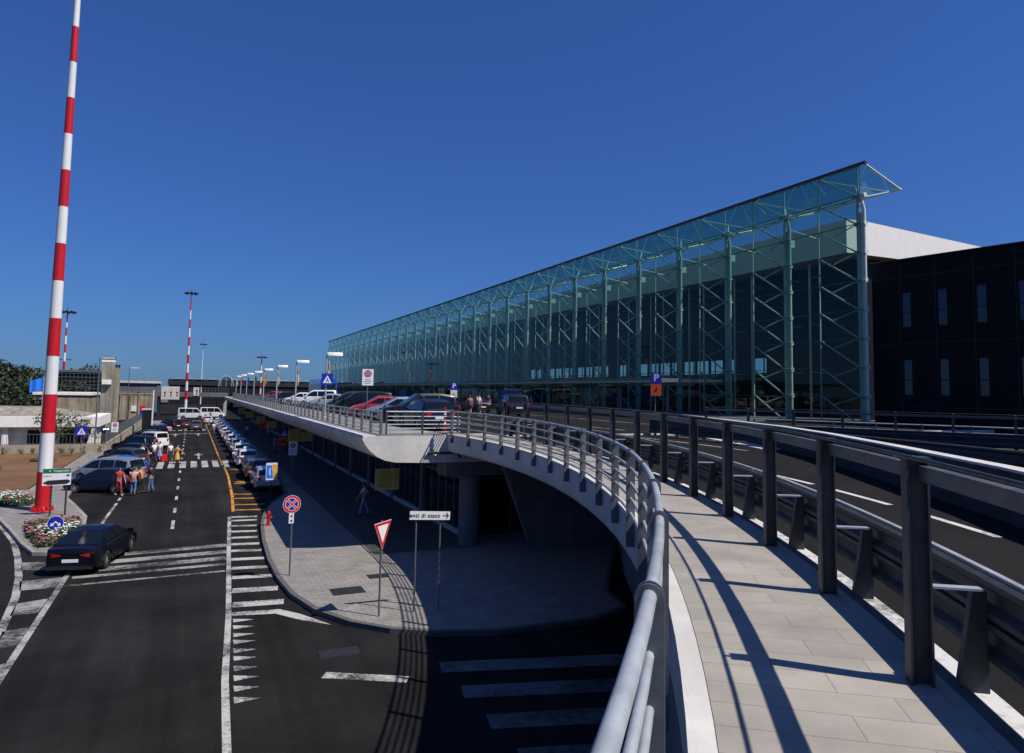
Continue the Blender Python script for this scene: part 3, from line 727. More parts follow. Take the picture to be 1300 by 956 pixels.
# ================================================================== VEHICLES
def lerp(a, b, t): return a+(b-a)*t
def interp(tab, x):
    if x <= tab[0][0]: return tab[0][1]
    for (x0,y0),(x1,y1) in zip(tab[:-1], tab[1:]):
        if x <= x1: return lerp(y0, y1, (x-x0)/(x1-x0))
    return tab[-1][1]
PAINT = {}
def paint(name, col, metal=.3, rough=.28, coat=None):
    if name not in PAINT: PAINT[name] = mat('paint_'+name, col, rough if sum(col) > .2 else .34, metal if sum(col) > .2 else .0, spec=(.25 if sum(col) < .2 else .5), coat=(.16 if sum(col) < .2 else .8))
    return PAINT[name]
for n_, c_ in dict(black=(.008,.008,.010), navy=(.0025,.003,.007), darkblue=(.006,.008,.032), silver=(.42,.44,.46), silverblue=(.28,.33,.42), white=(.74,.74,.73), red=(.46,.012,.018), grey=(.10,.105,.115), darkgrey=(.035,.037,.042), blue=(.02,.07,.30), busblue=(.01,.13,.62), green=(.015,.05,.03)).items(): paint(n_, c_, 0 if n_ in ('white','black','red') else .35)
KIND = {
 # L, W, H, sill, belt, wheel r, axles, lower-body top line (x from rear -L/2 to front), roof line
 'sedan':  dict(L=4.7, W=1.78, zs=.19, belt=.90, r=.325, ax=(-1.36,1.38), top=[(-2.35,.78),(-2.24,.92),(-1.75,.95),(-1.2,.92),(.95,.90),(1.6,.81),(2.2,.67),(2.35,.52)],
                roof=[(-1.95,.94),(-.95,1.27),(-.35,1.345),(.25,1.32),(1.15,.90)], th=.26, pil=(-.30,)),
 'hatch':  dict(L=4.0, W=1.70, zs=.19, belt=.92, r=.31, ax=(-1.22,1.25), top=[(-2.0,.80),(-1.95,.95),(-1.5,.97),(.75,.94),(1.4,.86),(1.85,.70),(2.0,.52)],
                roof=[(-1.93,.96),(-1.55,1.36),(-.6,1.47),(.1,1.45),(1.05,.94)], th=.2, pil=(-.35,)),
 'estate': dict(L=4.65, W=1.75, zs=.19, belt=.92, r=.315, ax=(-1.38,1.36), top=[(-2.32,.72),(-2.27,.93),(-1.8,.96),(.8,.93),(1.6,.85),(2.15,.70),(2.32,.52)],
                roof=[(-2.24,.95),(-1.85,1.36),(-1.2,1.46),(.1,1.44),(1.15,.93)], th=.2, pil=(-1.1,-.1)),
 'mpv':    dict(L=4.7, W=1.9, zs=.2, belt=1.02, r=.33, ax=(-1.45,1.45), top=[(-2.35,.8),(-2.3,1.02),(-1.8,1.04),(1.2,1.0),(1.75,.92),(2.2,.74),(2.35,.55)],
                roof=[(-2.30,1.03),(-2.05,1.66),(-1.3,1.76),(.2,1.73),(.7,1.62),(1.75,.95)], th=.18, pil=(-1.05,.1)),
 'suv':    dict(L=4.6, W=1.86, zs=.27, belt=1.06, r=.37, ax=(-1.33,1.36), top=[(-2.3,.85),(-2.25,1.06),(-1.7,1.08),(.8,1.05),(1.5,.99),(2.15,.85),(2.3,.62)],
                roof=[(-2.22,1.07),(-1.95,1.62),(-1.1,1.74),(.1,1.71),(1.05,1.05)], th=.2, pil=(-1.0,-.1)),
 'van':    dict(L=5.2, W=1.98, zs=.24, belt=1.25, r=.34, ax=(-1.55,1.75), top=[(-2.6,1.0),(-2.57,1.25),(-2.2,1.27),(1.6,1.25),(1.9,1.15),(2.45,.95),(2.6,.62)],
                roof=[(-2.56,1.27),(-2.45,2.20),(-2.2,2.32),(.9,2.30),(1.25,2.2),(2.05,1.22)], th=.12, pil=(-1.1,.35)),
 'panelvan': dict(L=4.3, W=1.8, zs=.22, belt=1.08, r=.32, ax=(-1.3,1.33), top=[(-2.15,.9),(-2.12,1.08),(-1.8,1.1),(.9,1.06),(1.5,.98),(2.0,.82),(2.15,.58)],
                roof=[(-2.12,1.1),(-2.03,1.72),(-1.8,1.80),(.25,1.78),(.55,1.68),(1.3,1.05)], th=.12, pil=(-.1,)),
}
def add_wheel(parent, x, y, r, s):
    prof = [(-.10,r*.62),(-.10,r*.93),(-.075,r),(.075,r),(.10,r*.93),(.10,r*.66),(.085,r*.62)]
    n = 24; rings = [[(x+rr*cos(2*pi*k/n), y+s*(-d+.02), r+rr*sin(2*pi*k/n)) for d, rr in prof] for k in range(n)]
    m = MB(); m.loft(rings, closed=True, caps=False, ringclosed=False)
    m.cyl((x,y-.03,r),(x,y+.03,r),r*.62,n=20); wh = m.build('wheel', 'rubber', parent, smooth=40)
    q = MB(); yo = y+s*.085
    for k in range(n):
        a0, a1 = 2*pi*k/n, 2*pi*(k+1)/n
        q.add([(x+r*.66*cos(a0),yo,r+r*.66*sin(a0)),(x+r*.66*cos(a1),yo,r+r*.66*sin(a1)),(x+r*.56*cos(a1),yo-s*.01,r+r*.56*sin(a1)),(x+r*.56*cos(a0),yo-s*.01,r+r*.56*sin(a0))], [(0,1,2,3),(3,2,1,0)])
    for k in range(7):
        a = 2*pi*k/7; q.bar((x+.05*cos(a),yo,r+.05*sin(a)),(x+r*.60*cos(a),yo-s*.012,r+r*.60*sin(a)),.045,.02,up=(0,1,0))
    q.cyl((x,yo-.015,r),(x,yo+.015,r),.065,n=10); q.build('rim', 'rim_metal', wh)
def make_car(kind, pt, name, label, cat, group=None, taxi=False, noglass=False):
    K = KIND[kind]; L, W, zs, belt, r, th = K['L'], K['W'], K['zs'], K['belt'], K['r'], K['th']
    t = thing(name, label, cat, (0,0,0), group, local=True)
    top, roof = K['top'], K['roof']; Ra = r+.055
    xs = set([-L/2,-L/2+.05,-L/2+.14,-L/2+.3,L/2-.3,L/2-.14,L/2-.05,L/2]+[x for x, _ in top]+[-L/2+.3+i*(L-.6)/10 for i in range(11)])
    for ax in K['ax']:
        for i in range(11): xs.add(ax+Ra*cos(pi*i/10)*.999)
    xs = sorted(x for x in xs if -L/2 <= x <= L/2)
    xs = [x for i, x in enumerate(xs) if i == 0 or x-xs[i-1] > .012]
    def hw(x): e = abs(x)/(L/2); return W/2*(1-.16*max(0,(e-.72)/.28)**2.2)
    def zb(x):
        z = zs + .10*max(0,(abs(x)/(L/2)-.85)/.15)
        for ax in K['ax']:
            d = abs(x-ax)
            if d < Ra: z = max(z, r+sqrt(max(0,Ra*Ra-d*d)))
        return z
    m = MB(); rings = []
    for x in xs:
        w_ = hw(x); zt = interp(top, x); b_ = zb(x); e = max(0,(abs(x)/(L/2)-.9)/.1)
        sh = min(zt-.03, belt-.02); mid = max(b_+.02, .45*(sh)+.16); mid = min(mid, sh-.02)
        H = [(0,b_),(w_*.90,b_),(w_-.015,b_+.03 if b_+.03 < mid else b_+.005),(w_+.012,mid),(w_-.012,sh),(w_-.05-.04*e,zt-.012),(w_*.55,zt+.012),(0,zt+.02)]
        rings.append([(x,y,z) for y, z in H]+[(x,-y,z) for y, z in H[-2:0:-1]])
    m.loft(rings)
    # greenhouse
    rx = sorted(set([x for x, _ in roof]+[lerp(roof[0][0],roof[-1][0],i/16) for i in range(17)]))
    zr = lambda x: interp(roof, x)
    zroofmax = max(z for _, z in roof)
    def ysurf(x, z): return hw(x)-.055-th*max(0,(z-belt))/(zroofmax-belt)*1.0
    rings = []
    for x in rx:
        zt = max(zr(x), belt-.02+.03); za = max(belt-.03, zt-.09)
        yb, yt = ysurf(x, belt), ysurf(x, za)
        H = [(yb,belt-.06),(ysurf(x,max(belt-.05,min(za,belt+.02))),belt-.03),(yt,za),(yt-.07,zt),(yt*.5,zt+.02),(0,zt+.025)]
        rings.append([(x,y,z) for y, z in H]+[(x,-y,z) for y, z in H[-2::-1]])
    m.loft(rings)
    body = m.build('body', pt, t, smooth=32)
    # glass
    def side_pane(xa, xb, s):
        q = MB(); n = 8; rg = []
        for i in range(n+1):
            x = lerp(xa, xb, i/n); z0 = belt+.035; z1 = max(z0+.012, zr(x)-.115)
            rg.append([(x, s*(ysurf(x,z)+.006), z) for z in (z0, lerp(z0,z1,.5), z1)])
        q.loft(rg, caps=False, ringclosed=False)
        q.build('side_window', 'car_glass', t)
    xa = roof[0][0]+.28; xb = roof[-1][0]-.20
    if kind == 'sedan': xa = roof[0][0]+.55
    cuts = [xa]+sorted(K['pil'])+[xb]
    for a, b in zip(cuts[:-1], cuts[1:]):
        if noglass and a < -.2: continue
        for s in (-1, 1): side_pane(a+.03, b-.03, s)
    def end_pane(x0, x1, nm, off):
        q = MB(); rg = []
        for i in range(7):
            x = lerp(x0, x1, i/6); z = zr(x); wy = ysurf(x, max(belt, z-.09))-.10
            rg.append([(x+off, wy*k/3, z+.010+.02*(1-abs(k/3)**2)) for k in range(-3, 4)])
        q.loft(rg, caps=False, ringclosed=False); q.build(nm, 'car_glass', t)
    fr = roof[-1][0], roof[-2][0]
    end_pane(lerp(*fr,.08), lerp(*fr,.93), 'windscreen', .006)
    if not noglass or True:
        rr_ = roof[0][0], roof[1][0]; end_pane(lerp(*rr_,.12), lerp(*rr_,.92), 'rear_window', -.006)
    for ax in K['ax']:
        for s in (-1, 1): add_wheel(t, ax, s*(W/2-.12), r, s)
    zl = interp(top, L/2-.12)-.10; zt = interp(top, -L/2+.05)-.15
    for s in (-1, 1):
        q = MB(); yw = hw(L/2-.08)
        q.loft([[(L/2-.05-.0*i+dx,s*(yw-dy),zl+dz) for dz in (-.065,.06)] for i,(dx,dy) in enumerate(((.062,.45),(.058,.3),(.015,.12),(-.10,.015),(-.28,-.012)))], caps=False, ringclosed=False); q.build('headlight', 'head_lamp', t)
        q = MB(); yw = hw(-L/2+.08); hh = .11 if kind == 'sedan' else (.12 if kind == 'hatch' else .17)
        shp = ((-.006,.46,.10,.25),(-.010,.22,.55,.6),(.035,.03,.9,.75),(.14,-.012,.7,.8),(.36,-.022,.05,.45)) if kind == 'sedan' else ((-.006,.30,1,.8),(-.010,.17,1,.8),(.035,.02,1,.8),(.14,-.012,1,.8),(.30,-.020,.6,.7))
        q.loft([[(-L/2+dx,s*(yw-dy),zt+.02-hh*lo),(-L/2+dx-.006*(dx < .1),s*(yw-dy+.006*(dx > .1)),zt+.02+hh*(up-lo)*.5),(-L/2+dx,s*(yw-dy),zt+.02+hh*up)] for dx, dy, lo, up in shp], caps=False, ringclosed=False); q.build('tail_light', 'tail_red', t, smooth=70)
        q = MB(); mx = roof[-1][0]-.28; q.loft([[(mx+dx, s*(W/2-.06+dy), belt+.06+dz) for dz, dx in ((-.07,0),(-.06,.10),(.06,.10),(.08,0))] for dy in (0,.08,.20)]); q.build('mirror', pt, t, smooth=60)
        for hx in [c for c in K['pil']][:1]:
            q = MB(); q.box(hx+.15,hx+.34,s*(W/2+.0),s*(W/2+.02),belt-.13,belt-.10); q.build('door_handle', 'trim_black', t)
            q = MB(); q.box(hx-.75,hx-.56,s*(W/2-.0),s*(W/2+.02),belt-.13,belt-.10); q.build('door_handle', 'trim_black', t)
        for dxx in (roof[-1][0]-.25, K['pil'][-1]+.02, K['pil'][-1]-.95 if len(K['pil']) == 1 else K['pil'][0]):
            q = MB(); q.box(dxx-.006,dxx+.006,s*(W/2-.03),s*(W/2+.0135),zs+.1,belt-.06); q.build('door_seam', 'trim_black', t)
    q = MB(); q.box(-L/2-.012,-L/2+.05,-.26,.26,zt-.22,zt-.11); q.build('number_plate', 'plate', t)
    q = MB(); q.box(L/2-.05,L/2+.012,-.26,.26,zs+.16,zs+.27); q.build('number_plate', 'plate', t)
    q = MB(); q.box(L/2-.08,L/2+.006,-.5,.5,zs+.30,zs+.38); q.box(L/2-.12,L/2+.006,-.6,.6,zs+.07,zs+.14); q.build('grille', 'trim_black', t)
    q = MB(); q.box(-L/2-.008,-L/2+.08,-W*.40,W*.40,zs+.03,zs+.16); q.build('bumper_trim', 'trim_black', t)
    if taxi:
        zt_ = zroofmax+.025; q = MB(); q.loft([[(x,y,z) for y, z in ((-.22,zt_-.01),(.22,zt_-.01),(.17,zt_+.13),(-.17,zt_+.13))] for x in (-.10,.10)]); q.build('taxi_sign', 'sign_white', t)
    return t
PROTO = {}
def car(kind, pt, x, y, z, heading, label, name='parked_car', cat='car', group='parked cars', taxi=False, noglass=False):
    """heading: degrees from +X"""
    key = (kind, taxi, noglass)
    if key not in PROTO:
        o = make_car(kind, PAINT[pt], name, label, cat, group, taxi, noglass); PROTO[key] = o
    else:
        o = dup(PROTO[key]); o.name = name
    o['category'] = cat
    for ch in o.children:
        if ch.name.split('.')[0] in ('body', 'mirror'):
            ch.material_slots[0].link = 'OBJECT'; ch.material_slots[0].material = PAINT[pt]
    return place(o, (x,y,z), R_(heading), label, group)

LR = 'cars parked along the left kerb'
car('sedan','navy',-3.05,31.1,0,90-13,'glossy dark navy saloon driving across the striped junction in the foreground','moving_car','car','cars on the lower road')
car('hatch','darkblue',-4.85,50.9,0,180-22,'dark blue hatchback parked side on with people at its raised tailgate',group=LR)
car('mpv','silverblue',-4.9,55.6,0,180-36,'silver grey people carrier parked behind the dark blue hatchback',group=LR)
car('sedan','blue',-4.9,61.5,0,180-38,'blue roofed car just beyond the silver people carrier',group=LR)
car('hatch','darkgrey',-5.0,67.2,0,180-40,'dark grey hatchback beyond the blue roofed car on the left',group=LR)
car('estate','black',-4.9,73.0,0,180-42,'black estate parked fifth along the left kerb',group=LR)
car('suv','navy',-4.9,79.5,0,180-44,'dark navy off-roader parked nose to the left kerb before the white van',group=LR)
car('panelvan','white',-3.7,85.5,0,122,'small white van with a big rear window parked on the left',group=LR,cat='van',name='parked_van')
car('hatch','black',-5.0,91.5,0,180-50,'black hatchback half hidden beyond the small white van',group=LR)
car('sedan','darkgrey',-4.6,98.0,0,180-50,'charcoal saloon parked further along the left kerb',group=LR)
car('estate','navy',-4.4,105.5,0,180-54,'navy estate parked near the far stop line on the left',group=LR)
car('sedan','silver',-4.2,113,0,180-56,'silver saloon parked left of the far crossing',group=LR)
car('suv','black',-2.7,121,0,180-60,'black off-roader waiting left of the lane past the stop line',group=LR)
car('estate','darkgrey',-1.9,127,0,180-50,'dark estate standing across the left lane by the far mast',group=LR)
car('estate','grey',1.0,121,0,90,'dark grey estate seen from behind in the right lane beyond the stop line','moving_car','car','cars on the lower road')
car('hatch','white',3.0,141,0,90,'small white car at the far end of the right lane','moving_car','car','cars on the lower road')
# taxi rank under the deck edge
TX = [('hatch','silver',4.85,49.9,'silver hatchback last in the queue, nearest the blue and orange panel'),
      ('estate','grey',4.75,56.2,'grey estate second from the near end of the kerb queue'),
      ('estate','white',4.6,64.8,'white estate taxi lit by the sun beside the zebra crossing end'),
      ('estate','white',4.72,72.0,'white estate taxi fourth from the near end of the rank'),
      ('estate','silver',4.72,79.0,'silver estate taxi fifth from the near end of the rank'),
      ('estate','white',4.72,86.0,'white estate taxi sixth from the near end of the rank'),
      ('estate','silver',4.72,93.0,'silver estate taxi seventh from the near end of the rank'),
      ('estate','white',4.72,100.0,'white estate taxi eighth from the near end of the rank'),
      ('estate','silver',4.72,107.5,'silver estate taxi ninth from the near end of the rank'),
      ('estate','silver',4.72,115.0,'silver estate taxi tenth from the near end of the rank'),
      ('estate','white',4.72,123.0,'white estate taxi eleventh from the near end of the rank'),
      ('estate','white',4.72,131.0,'white estate taxi farthest along the rank under the deck')]
for kd, pt, x, y, lb in TX: car(kd, pt, x, y, 0, 90+random.uniform(-2,2), lb, 'taxi' if 'taxi' in lb else 'parked_car', 'taxi' if 'taxi' in lb else 'car', 'cars queueing at the kerb under the deck', taxi='taxi' in lb)
# vans under the far bridge
car('van','white',0.2,163,0,0,'long white minibus under the far bridge, left of the other white van','parked_van','van','white vans under the far bridge')
car('van','white',4.5,169,0,3,'shorter looking white minibus under the far bridge, right of the mast','parked_van','van','white vans under the far bridge')
# cars on the deck
D = 4.868; DG = 'cars parked on the elevated deck'
car('estate','darkblue',10.75,33.2,D,90,'dark blue estate seen from behind at the end of the deck',group=DG)
car('suv','black',12.0,38.3,D,180-4,'black off-roader parked nose to the deck railing next to the dark blue estate',group=DG)
car('hatch','silverblue',11.9,42.6,D,180-8,'silver blue hatchback between the black off-roader and the red and white car',group=DG)
c_ = car('hatch','red',11.8,46.9,D,180-8,'red car with white roof and bonnet parked beside the black people carrier',group=DG)
rp = MB(); hk = KIND['hatch']
rp.loft([[(x, y*wd, interp(hk['roof'],x)+.034+(.012 if abs(y) < .5 else 0)) for y in (-1,-.5,0,.5,1)] for x, wd in ((-1.5,.54),(-1.0,.55),(-.5,.55),(0,.55),(.12,.54))], caps=False, ringclosed=False)
rp.loft([[(x, y*wd, interp(hk['top'],x)+.026-.012*y*y) for y in (-1,-.5,0,.5,1)] for x, wd in ((.95,.66),(1.3,.66),(1.6,.62),(1.85,.56))], caps=False, ringclosed=False)
rd = rp.build('roof_panel', PAINT['white'], smooth=60); rd.parent = c_; rd['label'] = 'white roof and bonnet panels'
car('mpv','black',12.2,53.3,D,180-10,'long black people carrier behind the red and white car on the deck',group=DG)
car('mpv','darkgrey',12.4,57.8,D,180-10,'charcoal people carrier beside the black people carrier on the deck',group=DG)
car('hatch','silver',12.0,67.0,D,180-10,'silver hatchback in front of the white van on the deck',group=DG)
car('panelvan','white',12.3,76.2,D,180-8,'white panel van on the deck left of the blue bus',group=DG,cat='van',name='parked_van')
car('hatch','white',11.6,83.0,D,180-12,'white hatchback on the deck behind the white panel van',group=DG)
car('sedan','darkgrey',12.0,88.5,D,180-12,'charcoal saloon on the deck, farther than the white hatchback',group=DG)
car('estate','black',12.0,95.0,D,180-12,'black estate parked on the deck under the fourth street lamp',group=DG)
car('hatch','green',12.0,102.0,D,180-12,'dark green hatchback far along the deck',group=DG)
car('sedan','red',12.4,112.0,D,180-12,'red saloon far along the deck near the flags',group=DG)
car('estate','grey',12.4,121.0,D,180-12,'grey estate parked farthest along the deck',group=DG)
car('suv','black',22.8,48.5,D,78,'black off-roader driving along the deck road before the canopy','moving_car','car','cars on the deck road')
car('sedan','black',24.3,60,D,86,'black saloon driving along the deck road farther away','moving_car','car','cars on the deck road')
# blue bus
b = thing('bus', 'bright blue double deck coach standing on the deck behind the white van', 'bus', (17.6,104,D), local=True)
q = MB(); q.loft([[(x*1.2,y,z) for x, z in ((-1,.4),(1,.4),(1.02,1.5),(.98,3.1),(.85,3.35),(-.85,3.35),(-.98,3.1),(-1.02,1.5))] for y in (-5,-4.95,4.9,5)]); q.build('body', PAINT['busblue'], b, smooth=30)
q = MB(); q.box(-1.0,1.0,-5.02,-4.99,1.75,2.75); q.build('rear_window', 'car_glass', b)
for s in (-1, 1):
    q = MB(); q.box(s*1.215-.008,s*1.215+.012,-4.5,4.4,1.7,2.7); q.build('side_window', 'car_glass', b)
    q = MB(); q.box(s*.95-.12,s*.95+.12,-5.03,-4.99,.8,1.15); q.build('tail_light', 'tail_red', b)
    for yy in (-3.1, 3.3):
        q = MB(); q.cyl((s*1.05-.14,yy,.48),(s*1.05+.14,yy,.48),.48,n=20); q.build('wheel', 'rubber', b, smooth=40)
q = MB(); q.box(-1.1,1.1,-5.03,-4.99,.45,.62); q.build('bumper', 'sign_orange', b)
b.location = (17.6,104,D)
# raised tailgate of the dark blue hatchback
tg = MB(); hb = [o for o in COL.objects if o.get('label','').startswith('dark blue hatchback')][0]
tg.loft([[(x,y,z) for y in (-.62,-.3,.3,.62)] for x, z in ((-1.45,1.42),(-1.9,1.60),(-2.25,1.72))], caps=False, ringclosed=False)
tg.loft([[(x,y,z) for y in (-.62,-.3,.3,.62)] for x, z in ((-2.25,1.70),(-1.9,1.57),(-1.45,1.40))], caps=False, ringclosed=False)
o = tg.build('tailgate', PAINT['darkblue']); o.parent = hb; o['label'] = 'raised dark blue tailgate'
# ================================================================== MASTS AND LAMPS
def mast(label, x, y, h, r0, band, z0=0.0, group='red and white masts', lights=True, extra=None, lean=0.0):
    t = thing('lighting_mast', label, 'mast', (x,y,z0), group)
    nb = int(h/band); rr = lambda z: r0*(1-.62*z/h)
    q = MB(); q.cyl((x,y,z0),(x,y,z0+h),r0*.985,rr(h)*.985,n=20); q.build('pole', 'pole_white', t, smooth=60)
    for k in (range(0, nb+1, 2) if h > band else ()):
        a, b = k*band, min(h,(k+1)*band)
        q = MB(); q.cyl((x,y,z0+a+.001),(x,y,z0+b),rr(a)*1.004,rr(b)*1.004,n=20); q.build('red_band', 'pole_red', t, smooth=60)
    q = MB(); q.cyl((x,y,z0),(x,y,z0+.06),r0*1.5,n=20)
    for k in range(14):
        a = 2*pi*k/14; c = (x+r0*1.25*cos(a), y+r0*1.25*sin(a)); q.cyl((*c,z0+.06),(*c,z0+.16),.035,n=6); q.bar((x+r0*.98*cos(a),y+r0*.98*sin(a),z0+.2),(x+r0*1.2*cos(a),y+r0*1.2*sin(a),z0+.06),.03,.2)
    q.build('base_flange', 'pole_red', t)
    if lights:
        q = MB(); zt = z0+h; q.cyl((x,y,zt-.1),(x,y,zt+.08),.75,n=16); q.cyl((x,y,zt),(x,y,zt+1.0),.05,n=6); q.build('platform', 'dark_metal', t)
        for k in range(8):
            a = 2*pi*k/8; p = Vector((x+.95*cos(a),y+.95*sin(a),zt+.05)); q = MB()
            q.bar(p, p+Vector((.5*cos(a),.5*sin(a),-.12)), .5, .32); q.build('floodlight', 'dark_metal', t)
    if extra:
        q = MB(); q.bar((x-1.2,y,z0+extra),(x+1.2,y,z0+extra),.14,.14); q.build('cross_arm', 'dark_metal', t)
    return t
mast('tall thick red and white banded mast rising out of the flower bed in the foreground', -6.75, 43.2, 30, .36, 2.02, .15)
mast('distant red and white mast standing in the middle of the lower road', -1.0, 169.5, 27.9, .33, 2.0, .0)
mast('distant red and white mast with a cross arm behind the concrete retaining wall', -21.9, 152, 20.5, .3, 1.6, .0, extra=11.5)
mast('red and white mast far beyond the deck, left of the street lamps', 18.5, 215, 16, .3, 1.7, 0)
mast('thin pale floodlight mast beyond the far bridge', 3.5, 300, 24, .22, 30, 0, group=None)
for i, (x, y, h) in enumerate(((61.5,262,20),(63,214,20))): pass
LG = 'street lamps along the deck edge'
FLAG = ['petal_white','petal_white','concrete_pale','sign_orange','sign_green','sign_blue_mid','petal_red','petal_white']
FW = ['white flag','second white flag','cream flag','orange flag','green and red flag','blue flag','red flag','small white flag']
lampl = ['street lamp nearest the deck end, with a limp white flag and a blue crossing sign','street lamp with a white flag in front of the white panel van','street lamp with a cream flag, third along the deck railing','street lamp with an orange flag, fourth along the deck railing','street lamp with a green and red flag, fifth along the deck','street lamp with a blue flag, sixth along the deck','street lamp with a red flag, seventh along the deck','street lamp farthest along the deck with a small white flag']
for i in range(8):
    x, y, z0 = 8.0, 46+14.3*i, 4.9
    t = thing('street_lamp', lampl[i], 'street lamp', (x,y,z0), LG)
    q = MB(); q.tube([(x,y,z0),(x,y,z0+.5),(x,y,9.0)],[.085,.075,.05],10); q.cyl((x,y,z0),(x,y,z0+.04),.16,n=12); q.tube([(x,y,8.95),(x+.3,y,9.02)],.03,8); q.build('pole','galv',t,smooth=60)
    q = MB(); q.loft([[(x+dx, y+wy*w_, 9.02+wz) for wy, wz in ((-1,-.07),(1,-.07),(1,.06),(.6,.16),(-.6,.16),(-1,.06))] for dx, w_ in ((.02,.10),(.15,.18),(.85,.20),(1.02,.11))]); q.build('lamp_head','lamp_housing',t,smooth=40)
    f = thing('flag', 'limp '+FW[i]+' hanging from a deck street lamp', 'flag', (x,y,7.0), 'flags on the deck street lamps')
    q = MB(); rg = []
    for k in range(9):
        zz = 8.55-1.5*k/8; wd = .10+.16*sin(pi*min(1,k/7))
        rg.append([(x+.09+wd*j/5+.02*sin(k*1.3), y+.07*sin(j*1.9+k*.5)-.02, zz-.10*j/5*(k/8)) for j in range(6)])
    q.loft(rg, caps=False, ringclosed=False)
    q.mi = [(1 if (i in (4,) and n_ % 5 > 2) else 0) for n_ in range(len(q.f))]
    q.build('cloth',[FLAG[i],'petal_red'],f,smooth=70)
    q = MB(); q.bar((x,y,8.58),(x+.32,y,8.58),.02,.02); q.build('arm','galv',f)
# slim lamps on the left
for x, y, lab in ((-13.0,140,'thin street lamp standing behind the concrete retaining wall'),(-8.6,118,'thin street lamp with a white flag left of the far bridge'),(-8.4,79.2,'slim grey lamp post at the end of the white building')):
    t = thing('street_lamp', lab, 'street lamp', (x,y,0), 'street lamps on the left'); h = 9.5 if y < 150 else 11
    q = MB(); q.tube([(x,y,0),(x,y,h)],[.08,.045],8); q.tube([(x,y,h-.05),(x+.5,y,h+.03)],.03,6); q.build('pole','galv_post',t,smooth=60)
    q = MB(); q.loft([[(x+dx,y+wy*.16,h+wz) for wy, wz in ((-1,-.05),(1,-.05),(1,.05),(-1,.05))] for dx in (.2,.5,1.3)]); q.build('lamp_head','lamp_housing',t)

# ================================================================== SIGNS
def post(mb, x, y, z0, z1, r=.03): mb.cyl((x,y,z0),(x,y,z1),r,n=10)
def disc(mb, c, r_, u_, ra, dz, mi, n=28, rb=0):
    c, rr_, uu = Vector(c), Vector(r_), Vector(u_); nn = rr_.cross(uu)
    A = [c+rr_*ra*cos(2*pi*k/n)+uu*ra*sin(2*pi*k/n)+nn*dz for k in range(n)]
    if rb:
        B = [c+rr_*rb*cos(2*pi*k/n)+uu*rb*sin(2*pi*k/n)+nn*dz for k in range(n)]
        mb.add(A+B, [(k,(k+1)%n,n+(k+1)%n,n+k) for k in range(n)], mi)
    else: mb.add(A, [tuple(range(n))], mi)
def plate(mb, c, r_, u_, w_, h_, dz, mi, th=0):
    c, rr_, uu = Vector(c), Vector(r_), Vector(u_); nn = rr_.cross(uu)
    P = [c+rr_*a*w_/2+uu*b*h_/2+nn*dz for a, b in ((-1,-1),(1,-1),(1,1),(-1,1))]
    if not th: mb.add(P, [(0,1,2,3)], mi)
    else:
        B = [p-nn*th for p in P]; mb.add(P+B, [(0,1,2,3),(7,6,5,4),(0,4,5,1),(1,5,6,2),(2,6,7,3),(3,7,4,0)], mi)
def poly(mb, pts, c, r_, u_, dz, mi):
    c, rr_, uu = Vector(c), Vector(r_), Vector(u_); nn = rr_.cross(uu)
    a = sum(pts[i][0]*pts[(i+1)%len(pts)][1]-pts[(i+1)%len(pts)][0]*pts[i][1] for i in range(len(pts)))
    if a < 0: pts = pts[::-1]
    mb.add([c+rr_*x+uu*y+nn*dz for x, y in pts], [tuple(range(len(pts)))], mi)
UP = (0,0,1)
def rvec(deg): return (cos(R_(deg)), sin(R_(deg)), 0)      # 0 = faces -y (towards the camera end)
def no_stop(mb, c, r_, s, base=0.0):
    """red ring, blue field, red saltire with thin white edges"""
    disc(mb, c, r_, UP, s*1.04, base+.001, 0); disc(mb, c, r_, UP, s, base+.003, 1)
    disc(mb, c, r_, UP, s*.76, base+.005, 0); disc(mb, c, r_, UP, s*.70, base+.007, 2)
    for sg in (-1, 1):
        a = pi/4*sg; d = (cos(a), sin(a)); n = (-d[1], d[0])
        for wd, mi, dz in ((.20,0,.009),(.12,1,.011)):
            l = s*.74; hwid = wd*s/2*1.35
            poly(mb, [(d[0]*l+n[0]*hwid,d[1]*l+n[1]*hwid),(d[0]*l-n[0]*hwid,d[1]*l-n[1]*hwid),(-d[0]*l-n[0]*hwid,-d[1]*l-n[1]*hwid),(-d[0]*l+n[0]*hwid,-d[1]*l+n[1]*hwid)], c, r_, UP, base+dz+(.0008 if sg > 0 else 0), mi)
def sign(label, cat, x, y, z0, ztop, build, posts=None, group='road signs', r=.03, name='road_sign', back='sign_grey'):
    t = thing(name, label, cat, (x,y,z0), group)
    for (px, py) in (posts or [(x,y)]):
        q = MB(); post(q, px, py, z0, ztop, r); q.build('post','galv_post',t,smooth=60)
    q = MB(); build(q)
    q.build('face',['sign_white','sign_red','sign_blue','sign_black','sign_orange','sign_green','sign_redorange','sign_sky','sign_grey','sign_blue_mid','sign_yellow'],t)
    return t
# give way
def f(q):
    R = rvec(44); c = (5.295,20.065,2.55)
    T = lambda s: [(-.45*s,.30*s-.0),(.45*s,.30*s),(0,-.48*s)]
    plate(q,(5.285,20.075,2.55),R,UP,.06,.4,-.004,8,.01)
    poly(q,T(1.0),c,R,UP,.0,1); poly(q,T(.66),(c[0],c[1],c[2]+.022),R,UP,.003,0)
    cc=Vector(c); nn=Vector(R).cross(Vector(UP)); rr_=Vector(R)
    pts=[cc+rr_*a+Vector((0,0,b)) for a,b in ((-.47,.315),(.47,.315),(0,-.50))]
    q.add([p-nn*.012 for p in pts],[(0,1,2)],8); q.add([p-nn*.004 for p in pts],[(2,1,0)],0)
sign('white give way triangle with red border on a thin post in the sunlit pavement','road sign',5.26,20.1,.15,2.9,f)
